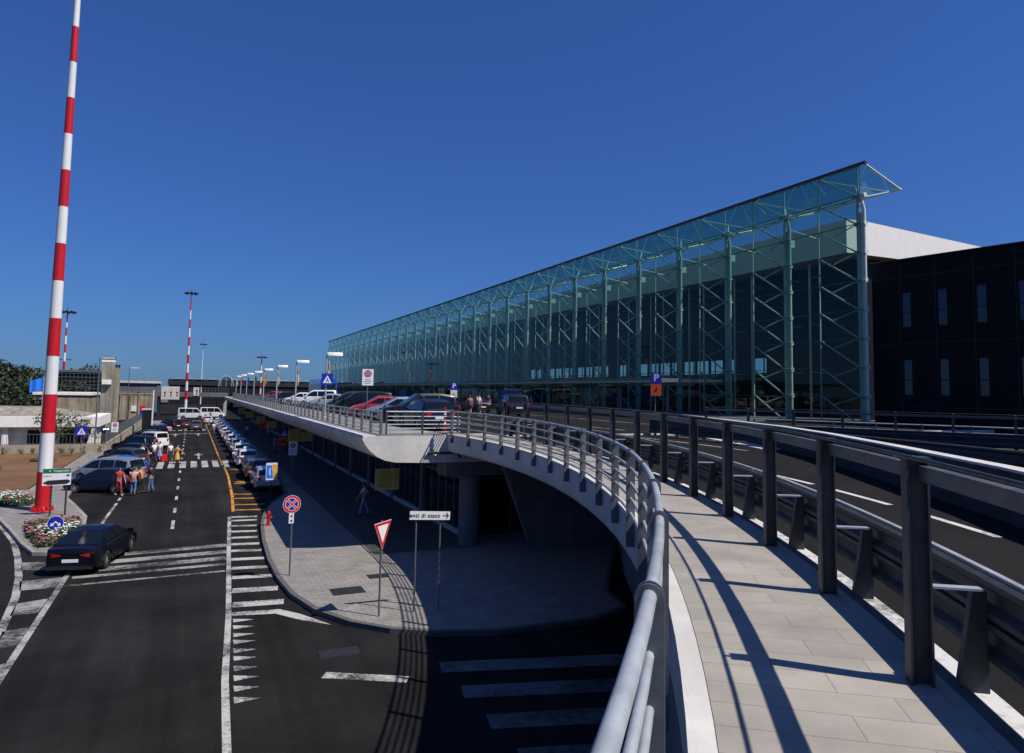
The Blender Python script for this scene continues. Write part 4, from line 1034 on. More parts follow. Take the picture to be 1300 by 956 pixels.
# no stopping with small white plate
def f(q):
    R = rvec(6); no_stop(q,(3.43,25.57,2.63),R,.30); plate(q,(3.43,25.57,2.14),R,UP,.17,.36,.0,0,.012)
    poly(q,[(-.05,.05),(.05,.05),(0,.13)],(3.43,25.57,2.14),R,UP,.004,3); poly(q,[(-.05,-.06),(.05,-.06),(0,-.14)],(3.43,25.57,2.14),R,UP,.004,3)
    disc(q,(3.43,25.585,2.63),rvec(186),UP,.31,.01,8)
sign('round red and blue no stopping sign with a small white plate on the pavement edge','road sign',3.45,25.6,.15,2.9,f)
# direction board
t = thing('direction_sign','long white direction board on two thin posts in the shade under the ramp','sign',(6.7,20.1,.15),'road signs')
for px in (6.32, 7.08):
    q = MB(); post(q, px, 20.13, .15, 2.98-.062*(px-6.73), .028); q.build('post','galv_post',t,smooth=60)
q = MB(); R = Vector((.998,-.02,-.062)).normalized(); U = Vector((.062,0,.998)); c = Vector((6.73,20.05,2.96))
plate(q,c,R,U,1.27,.25,0,0,.02); q.build('face','sign_white',t)
q = MB(); vs,fs = text_mb('enti di stato', .172, bold=.008); vs=[Vector((v.x,v.y,v.z)) for v in vs]; lay(q,vs,fs,c+R*-.16+Vector((0,-.006,0)),R,U); q.build('lettering','text_dark',t)
q = MB()
for pts in ([(-.10,-.014),(.06,-.014),(.06,.014),(-.10,.014)],[(.10,0),(.03,.085),(-.01,.085),(.055,0)],[(.10,0),(.055,0),(-.01,-.085),(.03,-.085)]): poly(q,pts,c+R*.50,R,U,.004+.0006*len(q.f),0)
q.build('arrow','text_dark',t)
# green and white direction sign by the mast
t = thing('direction_sign','green and white direction board on two posts beside the foreground mast','sign',(-5.85,42.1,.15),'road signs')
for px in (-6.15,-5.5):
    q = MB(); post(q, px, 41.4, .15, 2.4, .045); q.build('post','galv_dark',t,smooth=60)
R = Vector(rvec(2)); c = Vector((-5.93,41.3,2.08))
q = MB(); plate(q,c,R,UP,1.22,.84,0,0,.02); q.build('board','sign_white',t)
q = MB(); plate(q,c+Vector((0,0,.30)),R,UP,1.2,.23,.004,0); q.build('green_band','sign_green',t)
q = MB(); vs,fs = text_mb('A  Tangenziale', .13); lay(q,vs,fs,c+Vector((.09,-.012,.30)),R,UP); poly(q,[(-.10,0),(.02,.08),(.02,-.08)],c+Vector((-.45,0,.30)),R,UP,.010,0); q.build('lettering','sign_white',t)
q = MB(); vs,fs = text_mb('ARRIVI', .11); lay(q,vs,fs,c+Vector((-.40,-.012,.03)),R,UP)
poly(q,[(-.08,-.02),(.0,-.02),(.0,-.06),(.08,0),(.0,.06),(.0,.02),(-.08,.02)],c+Vector((.48,0,.08)),R,UP,.010,0)
poly(q,[(-.60,-.30),(-.38,-.17),(.48,-.14),(.60,-.24),(.45,-.36),(-.35,-.39)],c,R,UP,.008,0); q.build('dark_lettering','text_dark',t)
# blue keep either side sign
def f(q):
    R = rvec(0); c = (-5.09,35.9,.68); disc(q,c,R,UP,.31,.001,0); disc(q,c,R,UP,.295,.004,2); disc(q,(-5.09,35.92,.68),rvec(180),UP,.31,0,8)
    for s in (-1,1):
        poly(q,[(0,.10),(s*.12,-.02),(s*.165,.03),(s*.20,-.12),(s*.05,-.10),(s*.09,-.055),(0,.03)],c,R,UP,.007+.0006*s,0)
sign('round blue sign with two white arrows over the orange marker in the flower bed','road sign',-5.09,35.95,.15,.9,f)
t = thing('marker_post','short orange marker box standing in the flower bed below the blue disc','marker',(-5.05,35.6,.15))
q = MB(); q.box(-5.14,-4.96,35.5,35.7,.15,.36); q.build('body','sign_orange',t); q = MB(); q.box(-5.145,-4.955,35.495,35.705,.2,.24); q.build('band','sign_white',t)
# pedestrian crossing signs (blue square, white triangle, figure)
def ped(c, R, s):
    def f(q):
        plate(q,c,R,UP,s,s,0,2,.015); poly(q,[(-.38*s,-.34*s),(.38*s,-.34*s),(0,.34*s)],c,R,UP,.004,0)
        poly(q,[(-.03*s,.02*s),(.05*s,.02*s),(.16*s,-.28*s),(.08*s,-.28*s),(.01*s,-.10*s),(-.09*s,-.28*s),(-.16*s,-.28*s)],c,R,UP,.008,3); disc(q,(c[0],c[1],c[2]+.09*s),R,UP,.05*s,.009,3,10)
    return f
sign('blue pedestrian crossing sign on a thin post at the edge of the brown soil','road sign',-9.0,74.5,.17,2.9,ped((-9.0,74.4,2.5),rvec(0),.9))
sign('blue pedestrian crossing sign beside the diagonal wall, far up the left kerb','road sign',-6.3,120,.1,3.0,ped((-6.3,119.9,2.6),rvec(0),1.0))
sign('blue pedestrian crossing sign fixed to the nearest deck street lamp','road sign',8.0,45.85,6.9,7.9,ped((8.05,45.8,7.4),rvec(0),.74),r=.02)
sign('blue pedestrian crossing sign in the shade among the people under the deck','road sign',8.4,70,.15,2.9,ped((8.4,69.9,2.45),rvec(0),.75))
# no parking signs on white boards
def npb(c, R, w_, h_):
    def f(q):
        plate(q,c,R,UP,w_,h_,0,0,.015); no_stop(q,(c[0],c[1],c[2]+h_*.22),R,w_*.34,.003)
        for k, ww in ((-.14,.5),(-.25,.75),(-.36,.55)): plate(q,(c[0],c[1],c[2]+h_*k),R,UP,w_*ww,h_*.045,.006,8)
    return f
sign('white board with a red and blue no stopping disc above the red and white car','road sign',9.0,38.5,4.9,7.9,npb((9.0,38.45,7.45),rvec(-6),.62,.92))
sign('white no stopping board on a thin post by the diagonal wall','road sign',-6.9,81,.15,3.0,npb((-6.9,80.95,2.5),rvec(0),.62,1.0))
sign('white no stopping board on a dark post in the shade under the deck edge','road sign',6.35,48,.15,3.2,npb((6.35,47.95,2.75),rvec(0),.55,.9))
# parking signs
def pk(c, R, s, second):
    def f(q):
        plate(q,c,R,UP,s,s*1.08,0,2,.015)
        vs,fs = text_mb('P', s*1.0,.004); lay(q,vs,fs,Vector(c)+Vector(R).cross(Vector(UP))*.006,R,UP,0)
        c2 = (c[0],c[1],c[2]-s*1.14); plate(q,c2,R,UP,s,s*1.12,0,second,.015)
        if second == 6: poly(q,[(0,.36*s),(.10*s,.02*s),(.06*s,-.12*s),(-.10*s,-.14*s),(-.22*s,-.34*s),(-.20*s,-.10*s),(-.05*s,.06*s)],c2,R,UP,.005,3)
        else: poly(q,[(-.2*s,.1*s),(.2*s,.1*s),(.2*s,-.2*s),(-.2*s,-.2*s)],c2,R,UP,.005,4)
    return f
sign('blue parking sign over an orange plate with a black figure before the canopy','road sign',25.0,33.3,4.87,8.0,pk((25.0,33.2,7.75),rvec(-36),.62,6))
sign('blue parking sign over a small white plate behind the black off-roader','road sign',22.1,60,4.87,7.9,pk((22.1,59.9,7.25),rvec(-18),.62,0))
# blue and orange information panel
t = thing('information_panel','small blue and orange information panel on a dark post beside the last queueing car','sign',(4.45,42.3,.15))
q = MB(); post(q,4.45,42.3,.15,1.7,.035); q.build('post','galv_dark',t,smooth=60)
R = rvec(0); c = (4.45,42.2,1.92); q = MB(); plate(q,c,R,UP,.62,.98,0,0,.03)
poly(q,[(-.28,-.40),(.10,-.40),(-.0,.36),(-.28,.36)],c,R,UP,.004,7); poly(q,[(.115,-.40),(.29,-.40),(.29,.40),(.02,.40)],c,R,UP,.004,4)
poly(q,[(-.10,.2),(-.04,.22),(-.09,.0),(-.03,-.2),(-.09,-.22),(-.15,0)],c,R,UP,.007,0); poly(q,[(.14,.15),(.2,.15),(.2,-.02),(.14,-.05)],c,R,UP,.007,10)
q.build('face',['sign_white','sign_red','sign_blue','sign_black','sign_orange','sign_green','sign_redorange','sign_sky','sign_grey','sign_blue_mid','sign_yellow'],t)
# hanging yellow-lit boards under the deck
hy = [(8.2,30.6,2.72,1.06,.94,'yellow green hanging board with text lines nearest the deck end'),(8.5,56.5,2.95,.8,.7,'small yellow hanging board right of the larger one under the deck'),(8.5,63.7,2.6,1.05,1.1,'large yellow hanging board above the white no stopping board'),(8.5,82.8,2.6,1.1,.75,'yellow hanging board fourth from the deck end'),(8.5,96,2.6,1.1,.9,'yellow hanging board fifth from the deck end'),(8.5,115,2.6,1.2,1.0,'yellow hanging board sixth from the deck end'),(8.5,134,2.6,1.2,1.0,'yellow hanging board farthest under the deck')]
mat('board_lit', (.20,.20,.065), .5, emit=(.55,.55,.18), es=.02)
for x, y, z, w_, h_, lab in hy:
    t = thing('hanging_board',lab,'sign',(x,y,z+h_/2),'yellow boards hanging under the deck')
    q = MB(); plate(q,(x,y,z),rvec(0),UP,w_,h_,0,0,.10); q.build('panel','board_lit',t)
    q = MB()
    for k in range(8): plate(q,(x-.1*w_+.04*(k%3),y,z+h_*(.40-.105*k)),rvec(0),UP,w_*(.60-.1*(k%2)),h_*.03,.004,0); plate(q,(x+.38*w_,y,z+h_*(.40-.105*k)),rvec(0),UP,w_*.10,h_*.05,.004,0)
    q.build('text_lines','text_dark',t)
    for s in (-.35,.35):
        q = MB(); q.cyl((x+s*w_,y+.05,z+h_/2),(x+s*w_,y+.05,3.74),.015,n=6); q.build('hanger','galv_dark',t)
for x, y, z, lab in ((7.3,62,2.2,'red square board in the shade under the deck, right of the blue crossing sign'),(7.6,84,2.5,'orange square board in the shade farther under the deck')):
    t = thing('notice_board',lab,'sign',(x,y,.15)); q = MB(); post(q,x,y,.15,z,.03); q.build('post','galv_dark',t)
    q = MB(); plate(q,(x,y-.05,z),rvec(0),UP,.72,.72,0,0,.03); q.build('panel','sign_redorange',t)
    q = MB(); plate(q,(x,y-.05,z),rvec(0),UP,.5,.12,.004,0); q.build('text_line','sign_black',t)
# hydrant
t = thing('fire_hydrant','small red fire hydrant on the pavement tip beside the white hatching','hydrant',(3.66,35.2,.15))
q = MB(); q.tube([(3.66,35.2,z) for z in (.15,.2,.21,.62,.64,.70,.78,.84)],[.12,.12,.075,.075,.11,.10,.09,.02],14); q.build('body','hydrant_red',t,smooth=40)
for s in (-1,1):
    q = MB(); q.cyl((3.66+s*.07,35.2,.52),(3.66+s*.17,35.2,.52),.05,n=10); q.build('outlet','hydrant_red',t,smooth=40)
# flood lamp box on the mast foot, roadside cabinet by the wall
# ================================================================== FAR BRIDGE, BUILDINGS
t = thing('footbridge','grey bridge with railings crossing the lower road in the distance','bridge',(-4,181,0))
q = MB(); q.box(-16,8.2,180,187,4.5,5.5); q.build('deck','concrete_dark',t)
q = MB()
for k in range(34): q.box(-16+.73*k,-15.94+.73*k,180.05,180.1,5.5,6.6)
q.box(-16,8.2,180.03,180.12,6.6,6.68); q.box(-16,8.2,180.03,180.12,6.0,6.05); q.build('railing','galv_post',t)
for x in (-13,-7.2,7.3):
    q = MB(); q.box(x,x+.7,182,185,0,4.5); q.build('pier','concrete',t)
for x0, w_, h_, z1, lab, n in ((-6.35,3.85,3.05,6.85,'wide pale road sign board with arrows hung on the far bridge',3),(.45,1.25,2.0,6.75,'narrow pale road sign board hung on the far bridge',1)):
    t = thing('overhead_sign',lab,'sign',(x0+w_/2,179.9,z1-h_),'sign boards on the far bridge')
    q = MB(); plate(q,(x0+w_/2,179.85,z1-h_/2),rvec(0),UP,w_,h_,0,0,.1); q.build('panel','concrete_pale',t)
    q = MB()
    for k in range(n):
        xx = x0+w_*(k+.5)/n+.15; zc = z1-h_*.62; q.box(xx-.10,xx+.10,179.83,179.845,zc-.55,zc+.4); q.add([(xx-.3,179.838,zc+.4),(xx+.3,179.838,zc+.4),(xx,179.838,zc+.8)],[(0,1,2)])
    q.build('arrow','text_dark',t)
t = thing('far_terminal','long low dark building closing the view beyond the far bridge','building',(25,300,0))
q = MB(); q.box(-8,62,300,330,0,7.6); q.build('wall','dark_wall',t); q = MB(); q.box(-8.4,62,299.5,330,7.6,9.9); q.build('roof','dark_metal',t)
q = MB()
for k in range(17): q.bar((-6+4*k,299.3,10.1),(-3.2+4*k,299.3,10.45),.6,.12)
q.build('roof_light','concrete_pale',t)
t = thing('glass_dome','small glazed barrel roof above the far end of the lower road','building',(10,240,0))
DX = lambda k, s=1: (7.9+2.2*s*(1-cos(pi*k/12))+2.2*(1-s)); DZ = lambda k, s=1: 7.2+3.4*s*sin(pi*k/12)
q = MB(); q.loft([[(DX(k),y,DZ(k)) for k in range(13)] for y in (240,250)],caps=False,ringclosed=False); q.build('glass','canopy_glass',t,smooth=60)
q = MB(); q.add([(DX(k,.98),240.1,DZ(k,.98)) for k in range(13)],[tuple(range(13))]); q.build('end_glass','shop_glass',t)
q = MB(); q.tube([(DX(k),239.9,DZ(k)) for k in range(13)],.09,6)
for k in (3,6,9): q.tube([(DX(k),239.9,DZ(k)),(DX(k),239.9,7.2)],.05,6)
q.build('frame','steel_teal',t); q = MB(); q.box(7.7,12.5,240,250,0,7.15); q.build('wall','dark_wall',t)
t = thing('link_block','long pale low building with a flat roof behind the far bridge','building',(-18,215,0))
q = MB(); q.box(-30,-8.2,205,225,0,7.6); q.build('wall','concrete_dark',t); q = MB(); q.box(-30.4,-7.9,204.5,225.4,7.6,8.2); q.build('roof','concrete_pale',t)
t = thing('abutment','stained ochre concrete wall below the far bridge on the left','wall',(-11,158,0))
q = MB(); q.box(-17.5,-7.3,158,160,0,5.1); q.build('wall','concrete_ochre',t); q = MB(); q.box(-17.6,-7.2,157.9,160.1,5.1,5.35); q.build('coping','concrete_wall',t)
for x in (-16.3,-14.6,-12.9,-11.2,-9.6):
    q = MB(); q.box(x,x+.35,157.8,158,0,5.1); q.build('buttress','concrete_ochre',t)
for x, m_ in ((-14.2,'sign_white'),(-10.8,'sign_white'),(-9.2,'sign_red')):
    q = MB(); q.box(x,x+.9,157.75,157.9,1.7,2.8); q.build('notice',m_,t)
t = thing('retaining_block','weathered concrete block with a white parapet left of the stair tower','building',(-16,112,0))
q = MB(); q.box(-18.6,-12.3,108,118,0,5.4); q.build('wall','concrete_ochre',t); q = MB(); q.box(-18.8,-12.1,107.8,118,5.4,5.75); q.build('parapet','plaster_white',t)
q = MB()
for k in range(7): q.box(-18.6+.95*k,-18.56+.95*k,107.9,107.95,5.75,6.6)
q.box(-18.6,-12.2,107.9,107.95,6.56,6.62); q.build('railing','galv_post',t)
t = thing('stair_tower','tall twin shafted beige concrete tower with dark vents on top','tower',(-9.7,102,0))
q = MB(); q.box(-10.35,-8.98,100,100.9,0,9.7); q.build('shaft','concrete_wall',t)
q = MB(); q.box(-8.95,-8.38,100.5,101.3,0,9.0); q.build('shaft','concrete_wall',t)
for k in range(5):
    q = MB(); q.cyl((-10.28+.31*k,100.4,9.98),(-10.28+.31*k,100.4,10.38),.07,.17,n=8); q.build('vent','dark_metal',t)
q = MB(); q.box(-10.38,-8.94,99.96,100.94,9.7,9.98); q.build('cap','plaster_white',t)
for k in range(2):
    q = MB(); q.cyl((-8.82+.3*k,100.9,9.0),(-8.82+.3*k,100.9,9.42),.07,.16,n=8); q.build('vent','dark_metal',t)
q = MB(); q.box(-10.2,-9.2,99.4,100,6.9,7.5); q.build('floodlight','plaster_white',t)
t = thing('lattice_block','dark lattice clad building behind the stair tower','building',(-17,142,0))
q = MB(); q.box(-21,-13.6,140,150,0,9.0); q.build('wall','dark_wall',t); q = MB(); q.box(-21.2,-13.4,139.7,150,9.0,9.35); q.build('roof','galv_post',t)
q = MB()
for k in range(13): q.box(-21+.6*k,-20.93+.6*k,139.82,139.9,4,9)
for k in range(8): q.box(-21,-13.6,139.75,139.82,4.2+.65*k,4.28+.65*k)
q.build('lattice','galv_post',t)
for x in (-19,-17,-15):
    q = MB(); q.cyl((x,141,9.35),(x,141,9.75),.25,.4,n=8); q.build('roof_vent','concrete_ochre',t)
# white gate building
t = thing('gate_building','low white flat roofed building with a deep fascia and shaded openings','building',(-16,88,0))
q = MB(); q.box(-30,-9.2,86.2,96,0,2.35); q.build('wall','plaster_white',t)
q = MB(); q.box(-30.4,-8.7,84.8,96.4,2.35,3.42); q.build('fascia','plaster_white',t)
q = MB(); q.add([(-29,85.5,3.42),(-10,85.5,3.42),(-10,95,3.42),(-29,95,3.42),(-24,88,4.3),(-15,88,4.3),(-15,93,4.3),(-24,93,4.3)],[(0,1,5,4),(1,2,6,5),(2,3,7,6),(3,0,4,7),(4,5,6,7)]); q.build('roof','concrete_wall',t)
for x in (-27.5,-23.5,-19.2,-15.2,-12.4,-10.9):
    q = MB(); q.box(x,x+1.3,86.1,86.19,.2,1.95); q.build('window','dark_interior',t)
for x in (-21.4,-17.2,-13.5):
    q = MB(); q.box(x,x+.5,85.2,85.7,0,2.34); q.build('column','plaster_white',t)
q = MB(); q.add([(-9.9,84.9,0),(-9.3,84.9,2.34),(-9.0,84.9,2.34),(-9.0,84.9,0),(-9.9,86,0),(-9.3,86,2.34),(-9.0,86,2.34),(-9.0,86,0)],[(3,2,1,0),(4,5,6,7),(0,1,5,4),(1,2,6,5),(2,3,7,6),(3,0,4,7)]); q.build('fin_wall','plaster_white',t)
# low wall and fence
t = thing('boundary_wall','low beige boundary wall with a grey rail fence behind the soil','wall',(-18,79.2,0))
q = MB(); q.box(-45,-7.65,79.0,79.3,0,.95); q.build('wall','beige_wall',t)
q = MB()
for k in range(125): q.box(-45+.3*k,-44.975+.3*k,79.13,79.16,.95,1.95)
q.box(-45,-7.65,79.12,79.17,1.93,1.98); q.box(-45,-7.65,79.12,79.17,1.0,1.05); q.build('fence','galv_post',t)
t = thing('ramp_wall','long beige wall with a grey panel fence running up the left side of the lower road','wall',(-7.4,110,0))
q = MB(); q.box(-7.62,-7.3,79.0,148,0,.95); q.build('wall','beige_wall',t); q = MB(); q.box(-7.66,-7.26,78.98,148,.951,1.05); q.build('coping','concrete_wall',t)
q = MB(); q.box(-7.5,-7.45,79.1,148,1.05,2.25); q.build('fence','galv_post',t)
t = thing('kiosk','dark booth with a pale blue corner post beside the far left kerb','kiosk',(-5.4,111,0))
q = MB(); q.box(-6.1,-4.95,110,112.5,.15,3.4); q.build('body','dark_wall',t); q = MB(); q.cyl((-4.85,109.9,.15),(-4.85,109.9,6.2),.12,n=10); q.build('post','steel_white',t); q = MB(); q.box(-6.2,-4.93,109.9,112.6,3.4,3.55); q.build('roof','concrete_pale',t)
car('suv','darkgrey',-9.6,93,0,200,'dark car parked in the gap between white building and ramp wall',group='parked cars behind the wall')
t = thing('flag','bright blue flag on a pole in front of the dark trees','flag',(-14.9,90,0),'flags on the left')
q = MB(); q.cyl((-14.75,90,0),(-14.75,90,7.6),.05,n=8); q.build('pole','galv',t)
q = MB(); q.loft([[(-14.8-.17*j,90+.12*sin(j*1.3),7.5-.05*j-z*1.35) for z in (0,.33,.66,1)] for j in range(8)],caps=False,ringclosed=False); q.build('cloth','sign_sky',t,smooth=60)
# distant tree line and hills so the ground does not end in a knife edge
# terminal forecourt panels
for x, y, w_, m_, lab in ((43,93,7,'sign_blue_mid','blue advertising panel by the terminal entrance, behind the walking people'),(43,132,5,'sign_green','green advertising panel further along the terminal entrance'),(43,150,6,'sign_blue','dark blue advertising panel far along the terminal entrance')):
    t = thing('advertising_panel',lab,'panel',(x,y,4.99)); q = MB(); q.box(x,x+.15,y-w_/2,y+w_/2,5.3,7.1); q.build('panel',m_,t)
    q = MB(); q.box(x+.02,x+.12,y-w_/2,y-w_/2+.1,4.99,5.3); q.build('leg','galv_dark',t); q = MB(); q.box(x+.02,x+.12,y+w_/2-.1,y+w_/2,4.99,5.3); q.build('leg','galv_dark',t)
# ================================================================== VEGETATION
def leaf_cloud(q, c, rad, n, size, rng, mi=1):
    """n small two-triangle leaves through a lumpy ellipsoid"""
    lumps = [(Vector((rng.gauss(0,.42),rng.gauss(0,.42),rng.gauss(0,.36))), rng.uniform(.34,.62)) for _ in range(11)]
    c = Vector(c)
    for _ in range(n):
        lc, lr = rng.choice(lumps); d = Vector((rng.gauss(0,1),rng.gauss(0,1),rng.gauss(0,1))).normalized()*lr*(rng.random()**.35)
        p = lc+d; p = c+Vector((p.x*rad[0],p.y*rad[1],p.z*rad[2]))
        a = Vector((rng.gauss(0,1),rng.gauss(0,1),rng.gauss(0,.6))).normalized()*size*rng.uniform(.6,1.4); b = a.orthogonal().normalized(); b.rotate(Matrix.Rotation(rng.random()*6.28,3,a)); b *= size*rng.uniform(.35,.6)
        q.add([p-a, p+b, p+a, p-b], [(0,1,2,3)], mi)
def tree(label, x, y, h, rad, n, size, leaf, seed, group='trees at the left edge', z0=0, name='tree'):
    rng = random.Random(seed); t = thing(name, label, 'tree', (x,y,z0), group)
    q = MB(); q.tube([(x,y,z0),(x+.05*h*.2,y,z0+h*.25),(x,y,z0+h*.55),(x+.1,y,z0+h*.8)],[.035*h,.027*h,.016*h,.006*h],8)
    for k in range(6):
        a = k*1.05+rng.random(); zz = z0+h*(.3+.07*k); q.tube([(x,y,zz),(x+rad*.45*cos(a),y+rad*.45*sin(a),zz+h*.12),(x+rad*.75*cos(a),y+rad*.75*sin(a),zz+h*.24)],[.012*h,.008*h,.003*h],6)
    q.build('trunk','trunk_bark',t,smooth=60)
    q = MB(); leaf_cloud(q,(x,y,z0+h*.62),(rad*1.1,rad*1.1,h*.42),n,size,rng,0); q.build('crown',leaf,t)
    return t
tree('broad dark green tree at the left edge, tallest of the clump',-25.0,118,9.8,5.2,9500,.30,'leaf_dark',1)
tree('dark green tree right of the tallest tree in the left clump',-19.6,116,8.0,3.6,6500,.28,'leaf_mid',2)
tree('dark tree leaning out of frame at far left',-31.5,114,9.5,5.0,6500,.3,'leaf_dark',3)
tree('rounded lower tree in front of the left clump, above the white building',-21.5,108,6.4,3.8,6500,.26,'leaf_dark',4)
tree('dark tree filling the gap between the clump and the foreground mast',-17.2,122,7.0,2.8,5500,.28,'leaf_dark',5)
tree('dark tree behind the thin mast left of the lattice building',-20.3,165,10.3,2.6,1800,.32,'leaf_dark',6)
tree('low dark tree standing left of the white building roof',-26.5,104,6.0,4.2,3200,.26,'leaf_mid',7)
tree('thin young tree in front of the white building beside the mast',-12.2,81.5,4.1,1.7,800,.13,'leaf_mid',8,group=None,name='young_tree')
tree('second thin young tree close to the end of the white fascia',-9.9,82.5,3.9,1.3,520,.13,'leaf_mid',9,group=None,name='young_tree')
rng = random.Random(21)
shl = []
for k in range(12):
    x = -19.5+1.05*k+rng.uniform(-.2,.2); y = 77.9+rng.uniform(-.2,.2); t = thing('shrub','small green shrub in the row along the low beige wall','shrub',(x,y,.17),'shrubs along the beige wall')
    q = MB(); leaf_cloud(q,(x,y,.17+.32),(.28,.28,.42),110,.07,rng,0); q.build('foliage','leaf_shrub',t); q = MB(); q.cyl((x,y,.1),(x,y,.45),.02,n=5); q.build('stem','trunk_bark',t)
for k, (x, y, s, lab) in enumerate(((-11.4,70.5,1.5,'low spreading green clump on the brown soil near the fence'),(-13.3,64,.8,'small green tuft on the brown soil, middle of the bed'),(-12.3,59.5,.7,'small dark tuft on the brown soil close to the mast'),(-15.5,72,1.1,'green tuft on the brown soil further left'))):
    t = thing('plant',lab,'plant',(x,y,.17)); q = MB(); leaf_cloud(q,(x,y,.30),(s*.6,s*.5,.22),int(420*s),.08,rng,0); q.build('foliage','leaf_shrub',t)
def flower_bed(label, polyxy, z, dens, seed, cols):
    rng = random.Random(seed); xs = [p[0] for p in polyxy]; ys = [p[1] for p in polyxy]; t = thing('flower_bed',label,'flower bed',(sum(xs)/len(xs),sum(ys)/len(ys),z))
    def inside(x, y):
        c = False; n = len(polyxy)
        for i in range(n):
            (x1,y1),(x2,y2) = polyxy[i],polyxy[(i+1)%n]
            if (y1 > y) != (y2 > y) and x < (x2-x1)*(y-y1)/(y2-y1)+x1: c = not c
        return c
    A = (max(xs)-min(xs))*(max(ys)-min(ys)); fol = MB(); bl = [MB() for _ in cols]
    for _ in range(int(A*dens)):
        x, y = rng.uniform(min(xs),max(xs)), rng.uniform(min(ys),max(ys))
        if not inside(x, y): continue
        hgt = .12+.22*rng.random(); a = rng.random()*6.28; s = .09; p = Vector((x,y,z+hgt*rng.random()))
        d = Vector((cos(a),sin(a),rng.uniform(-.2,.7)))*s; b = Vector((-sin(a),cos(a),.2))*s*.5
        fol.add([p-d,p+b,p+d,p-b],[(0,1,2,3)])
        pt = math.sin(x*1.7+seed)+math.cos(y*1.3+x*.6)
        if rng.random() < (.12 if pt > -.2 else .05):
            ci = (0 if pt > .25 else (1 if pt > -.7 else 2)) % len(cols); ctr = Vector((x,y,z+hgt+.03)); r_ = rng.uniform(.04,.062)
            bl[ci].add([ctr+Vector((r_*cos(6.28*k/5),r_*sin(6.28*k/5),.02*(k%2))) for k in range(5)]+[ctr+Vector((0,0,r_*.8))],[(k,(k+1)%5,5) for k in range(5)])
    o = fol.build('foliage','leaf_shrub',t); o['kind'] = 'stuff'
    for b, cn in zip(bl, cols):
        if b.f: o = b.build('blossoms',cn,t); o['kind'] = 'stuff'
    q = MB(); q.prism(inset(polyxy,.05),z-.0,z+.03); q.build('bed_soil','earth',t)
flower_bed('flower bed of white and pink blossoms on the island tip beside the navy saloon',[(-6.75,38.9),(-6.2,36.2),(-5.3,33.4),(-4.7,33.4),(-4.3,35.2),(-4.35,38.0),(-4.6,39.4),(-5.6,40.0)],.152,260,3,['petal_white','petal_pink','petal_red'])
flower_bed('flower bed of white and red blossoms left of the foreground mast',[(-13,46.6),(-9.2,45.3),(-7.6,45.0),(-7.5,46.6),(-8.6,49.0),(-13,51.5)],.175 if False else .152,200,5,['petal_white','petal_red','petal_white'])
# ================================================================== PEOPLE
mat('skin', (.42,.24,.16), .55); mat('skin_tan', (.30,.16,.10), .55); mat('hair_dark', (.015,.011,.009), .6); mat('hair_brown', (.07,.04,.022), .6); mat('hair_grey', (.28,.26,.24), .6)
CL = dict(red=(.40,.03,.03), coral=(.5,.17,.13), pink=(.68,.36,.33), black=(.015,.015,.018), white=(.75,.74,.72), jeans=(.10,.17,.34), navy=(.02,.03,.09), orange=(.75,.28,.08), mustard=(.55,.40,.08), lilac=(.30,.28,.55), green=(.08,.20,.10), cream=(.70,.62,.48), grey=(.2,.2,.21), khaki=(.30,.25,.16), blue=(.08,.2,.5))
for k_, c_ in CL.items(): mat('cloth_'+k_, c_, .85, var=.12, scale=9)
def skin_mesh(verts, edges, radii, root, sub=1):
    me = bpy.data.meshes.new('sk'); me.from_pydata([Vector(v) for v in verts], edges, []); ob = bpy.data.objects.new('sk', me); COL.objects.link(ob)
    sm = ob.modifiers.new('s','SKIN'); sm.use_smooth_shade = True
    for i, r in enumerate(radii):
        sv = me.skin_vertices[0].data[i]; sv.radius = (r, r) if not isinstance(r, tuple) else r; sv.use_root = (i == root)
    ss = ob.modifiers.new('u','SUBSURF'); ss.levels = sub; ss.render_levels = sub
    dg = bpy.context.evaluated_depsgraph_get(); m2 = bpy.data.meshes.new_from_object(ob.evaluated_get(dg))
    vs = [v.co.copy() for v in m2.vertices]; fs = [tuple(p.vertices) for p in m2.polygons]
    bpy.data.objects.remove(ob); bpy.data.meshes.remove(me); bpy.data.meshes.remove(m2)
    return vs, fs
